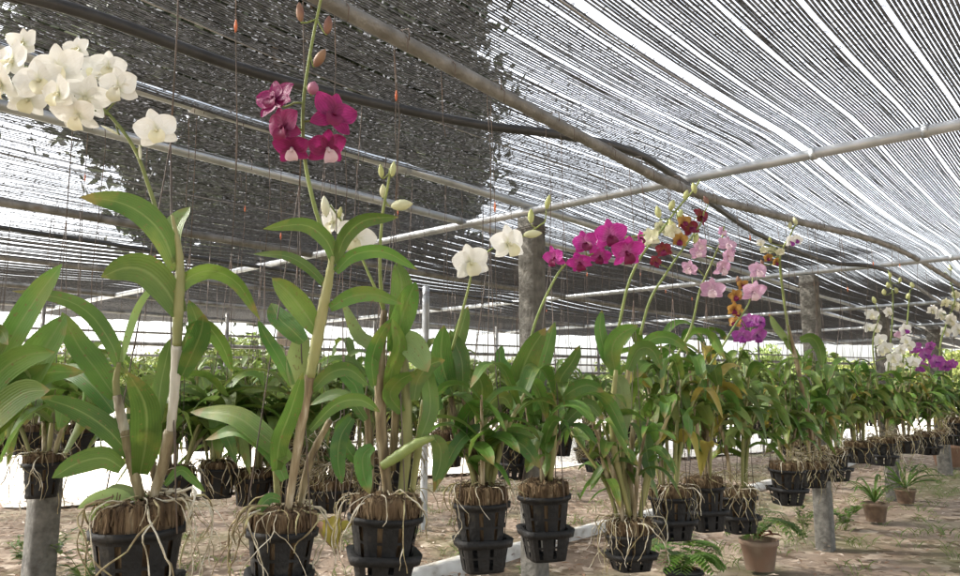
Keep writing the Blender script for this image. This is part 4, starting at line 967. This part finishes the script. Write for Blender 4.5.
def weed(px, py, L, n, sd, label, mats=('leaf','leaf_far')):
    p = onZ(px, py, .0); root = empty('weed', p, label, 'plant'); rg = random.Random(sd); st = MB(); lv = MB()
    for i in range(n):
        a = rg.uniform(0, 6.28); o = Vector((math.cos(a), math.sin(a), 0)); l = L*rg.uniform(.5,1)
        P = spline([Vector((0,0,-.01)), o*l*.25+Vector((0,0,l*.6)), o*l*.6+Vector((0,0,l*.9))], 8); st.tube(P, .002, 4)
        for j in range(2, 8):
            for s in (0, 1):
                b = rg.uniform(0, 6.28); q = Vector((math.cos(b), math.sin(b), rg.uniform(-.2,.4)))*L*.22
                lv.cur = rg.randrange(len(mats)); lv.leaf([P[j], P[j]+q*.5+Vector((0,0,.006)), P[j]+q], L*.09, Vector((0,0,1)), .2, n=5)
    st.build('stems', 'stem', root); lv.build('leaves', list(mats), root)
weed(88,598,.34,9,1,'leafy weed rising by the left concrete post'); weed(35,580,.3,7,2,'leafy weed at the bottom left corner'); weed(20,560,.2,5,3,'small weed left of the taller ones at the bottom left')
weed(845,530,.26,9,4,'weed clump right of the mossy post base'); weed(805,535,.24,8,5,'weed clump left of the mossy post base'); weed(530,585,.14,7,6,'little green weed below the tall basket')
weed(915,480,.3,8,7,'green weed beside the stout far post'); weed(580,500,.12,6,8,'tiny weed on the soil right of the two-tier basket')
weed(65,470,.5,8,9,'tall bushy weed behind the white strip on the left', ('leaf_hedge','leaf'))
# creeping weeds / grass tufts
r_ = random.Random(9); gm = MB()
for _ in range(260):
    if r_.random() < .6: x, y = r_.uniform(4.6,13), r_.uniform(.0,2.2)
    else: x, y = r_.uniform(1.5,9), r_.uniform(3.4,6)
    for _ in range(14):
        a = r_.uniform(0, 6.28); l = r_.uniform(.03,.09); b = Vector((x+r_.uniform(-.09,.09), y+r_.uniform(-.09,.09), .0)); q = Vector((math.cos(a)*.5, math.sin(a)*.5, 1))*l
        gm.leaf([b, b+q*.6, b+q+Vector((math.cos(a), math.sin(a), -.2))*l*.5], .006, Vector((math.sin(a), math.cos(a), .3)), .2, n=4)
tag(gm.build('grass_tufts', 'leaf_far'), 'sparse low grass growing through the soil between the rows', 'grass', kind='stuff')
def basin(px, py, w_px, h_px, label):
    p = onZ(px, py, .03); d = (p-CAM).dot(FW); r = w_px/FPX*d/2; h = h_px/FPX*d; mb = MB()
    mb.lathe((0,0,0), [(.001,0),(r*.72,0),(r*.95,h*.96),(r*1.06,h),(r*.93,h*.97),(r*.7,.01),(.001,.01)], 26)
    tag(mb.build('plastic_basin', 'teal', loc=p), label, 'basin')
basin(24,515,44,16,'wide teal plastic basin on the bright strip at the left'); basin(186,497,16,20,'small teal plastic tub behind the tallest left orchid')

# ------------------------------------------------------------------ labels of repeats: count them from the left as seen
ORD = 'first second third fourth fifth sixth seventh eighth ninth tenth eleventh twelfth thirteenth fourteenth fifteenth sixteenth seventeenth eighteenth nineteenth twentieth'.split()
ORD += ['twenty-'+o for o in ORD[:9]]+['thirtieth']+['thirty-'+o for o in ORD[:9]]
bpy.context.view_layer.update()
from collections import defaultdict
G = defaultdict(list)
for o in COL.objects:
    if o.parent is None and o.get('group') and o['group'] != 'orchids hanging in the front row':
        v = (o.matrix_world.translation if o.type == 'EMPTY' else sum((Vector(c) for c in o.bound_box), Vector())/8)-CAM
        G[o['group']].append((480+FPX*v.dot(RT)/v.dot(FW), o))
for gname, L_ in G.items():
    L_.sort(key=lambda t: t[0]); k = 0
    for px, o in L_:
        if px < -40 or px > 1000:
            for ch in list(o.children_recursive)+[o]: bpy.data.objects.remove(ch)
            continue
        o['label'] = o['label'].replace('bare rusty wire', '%s bare rusty wire from the left' % ORD[k]) if 'wire' in gname and 'bare' in gname else (o['label']+', %s from the left' % ORD[k]); k += 1
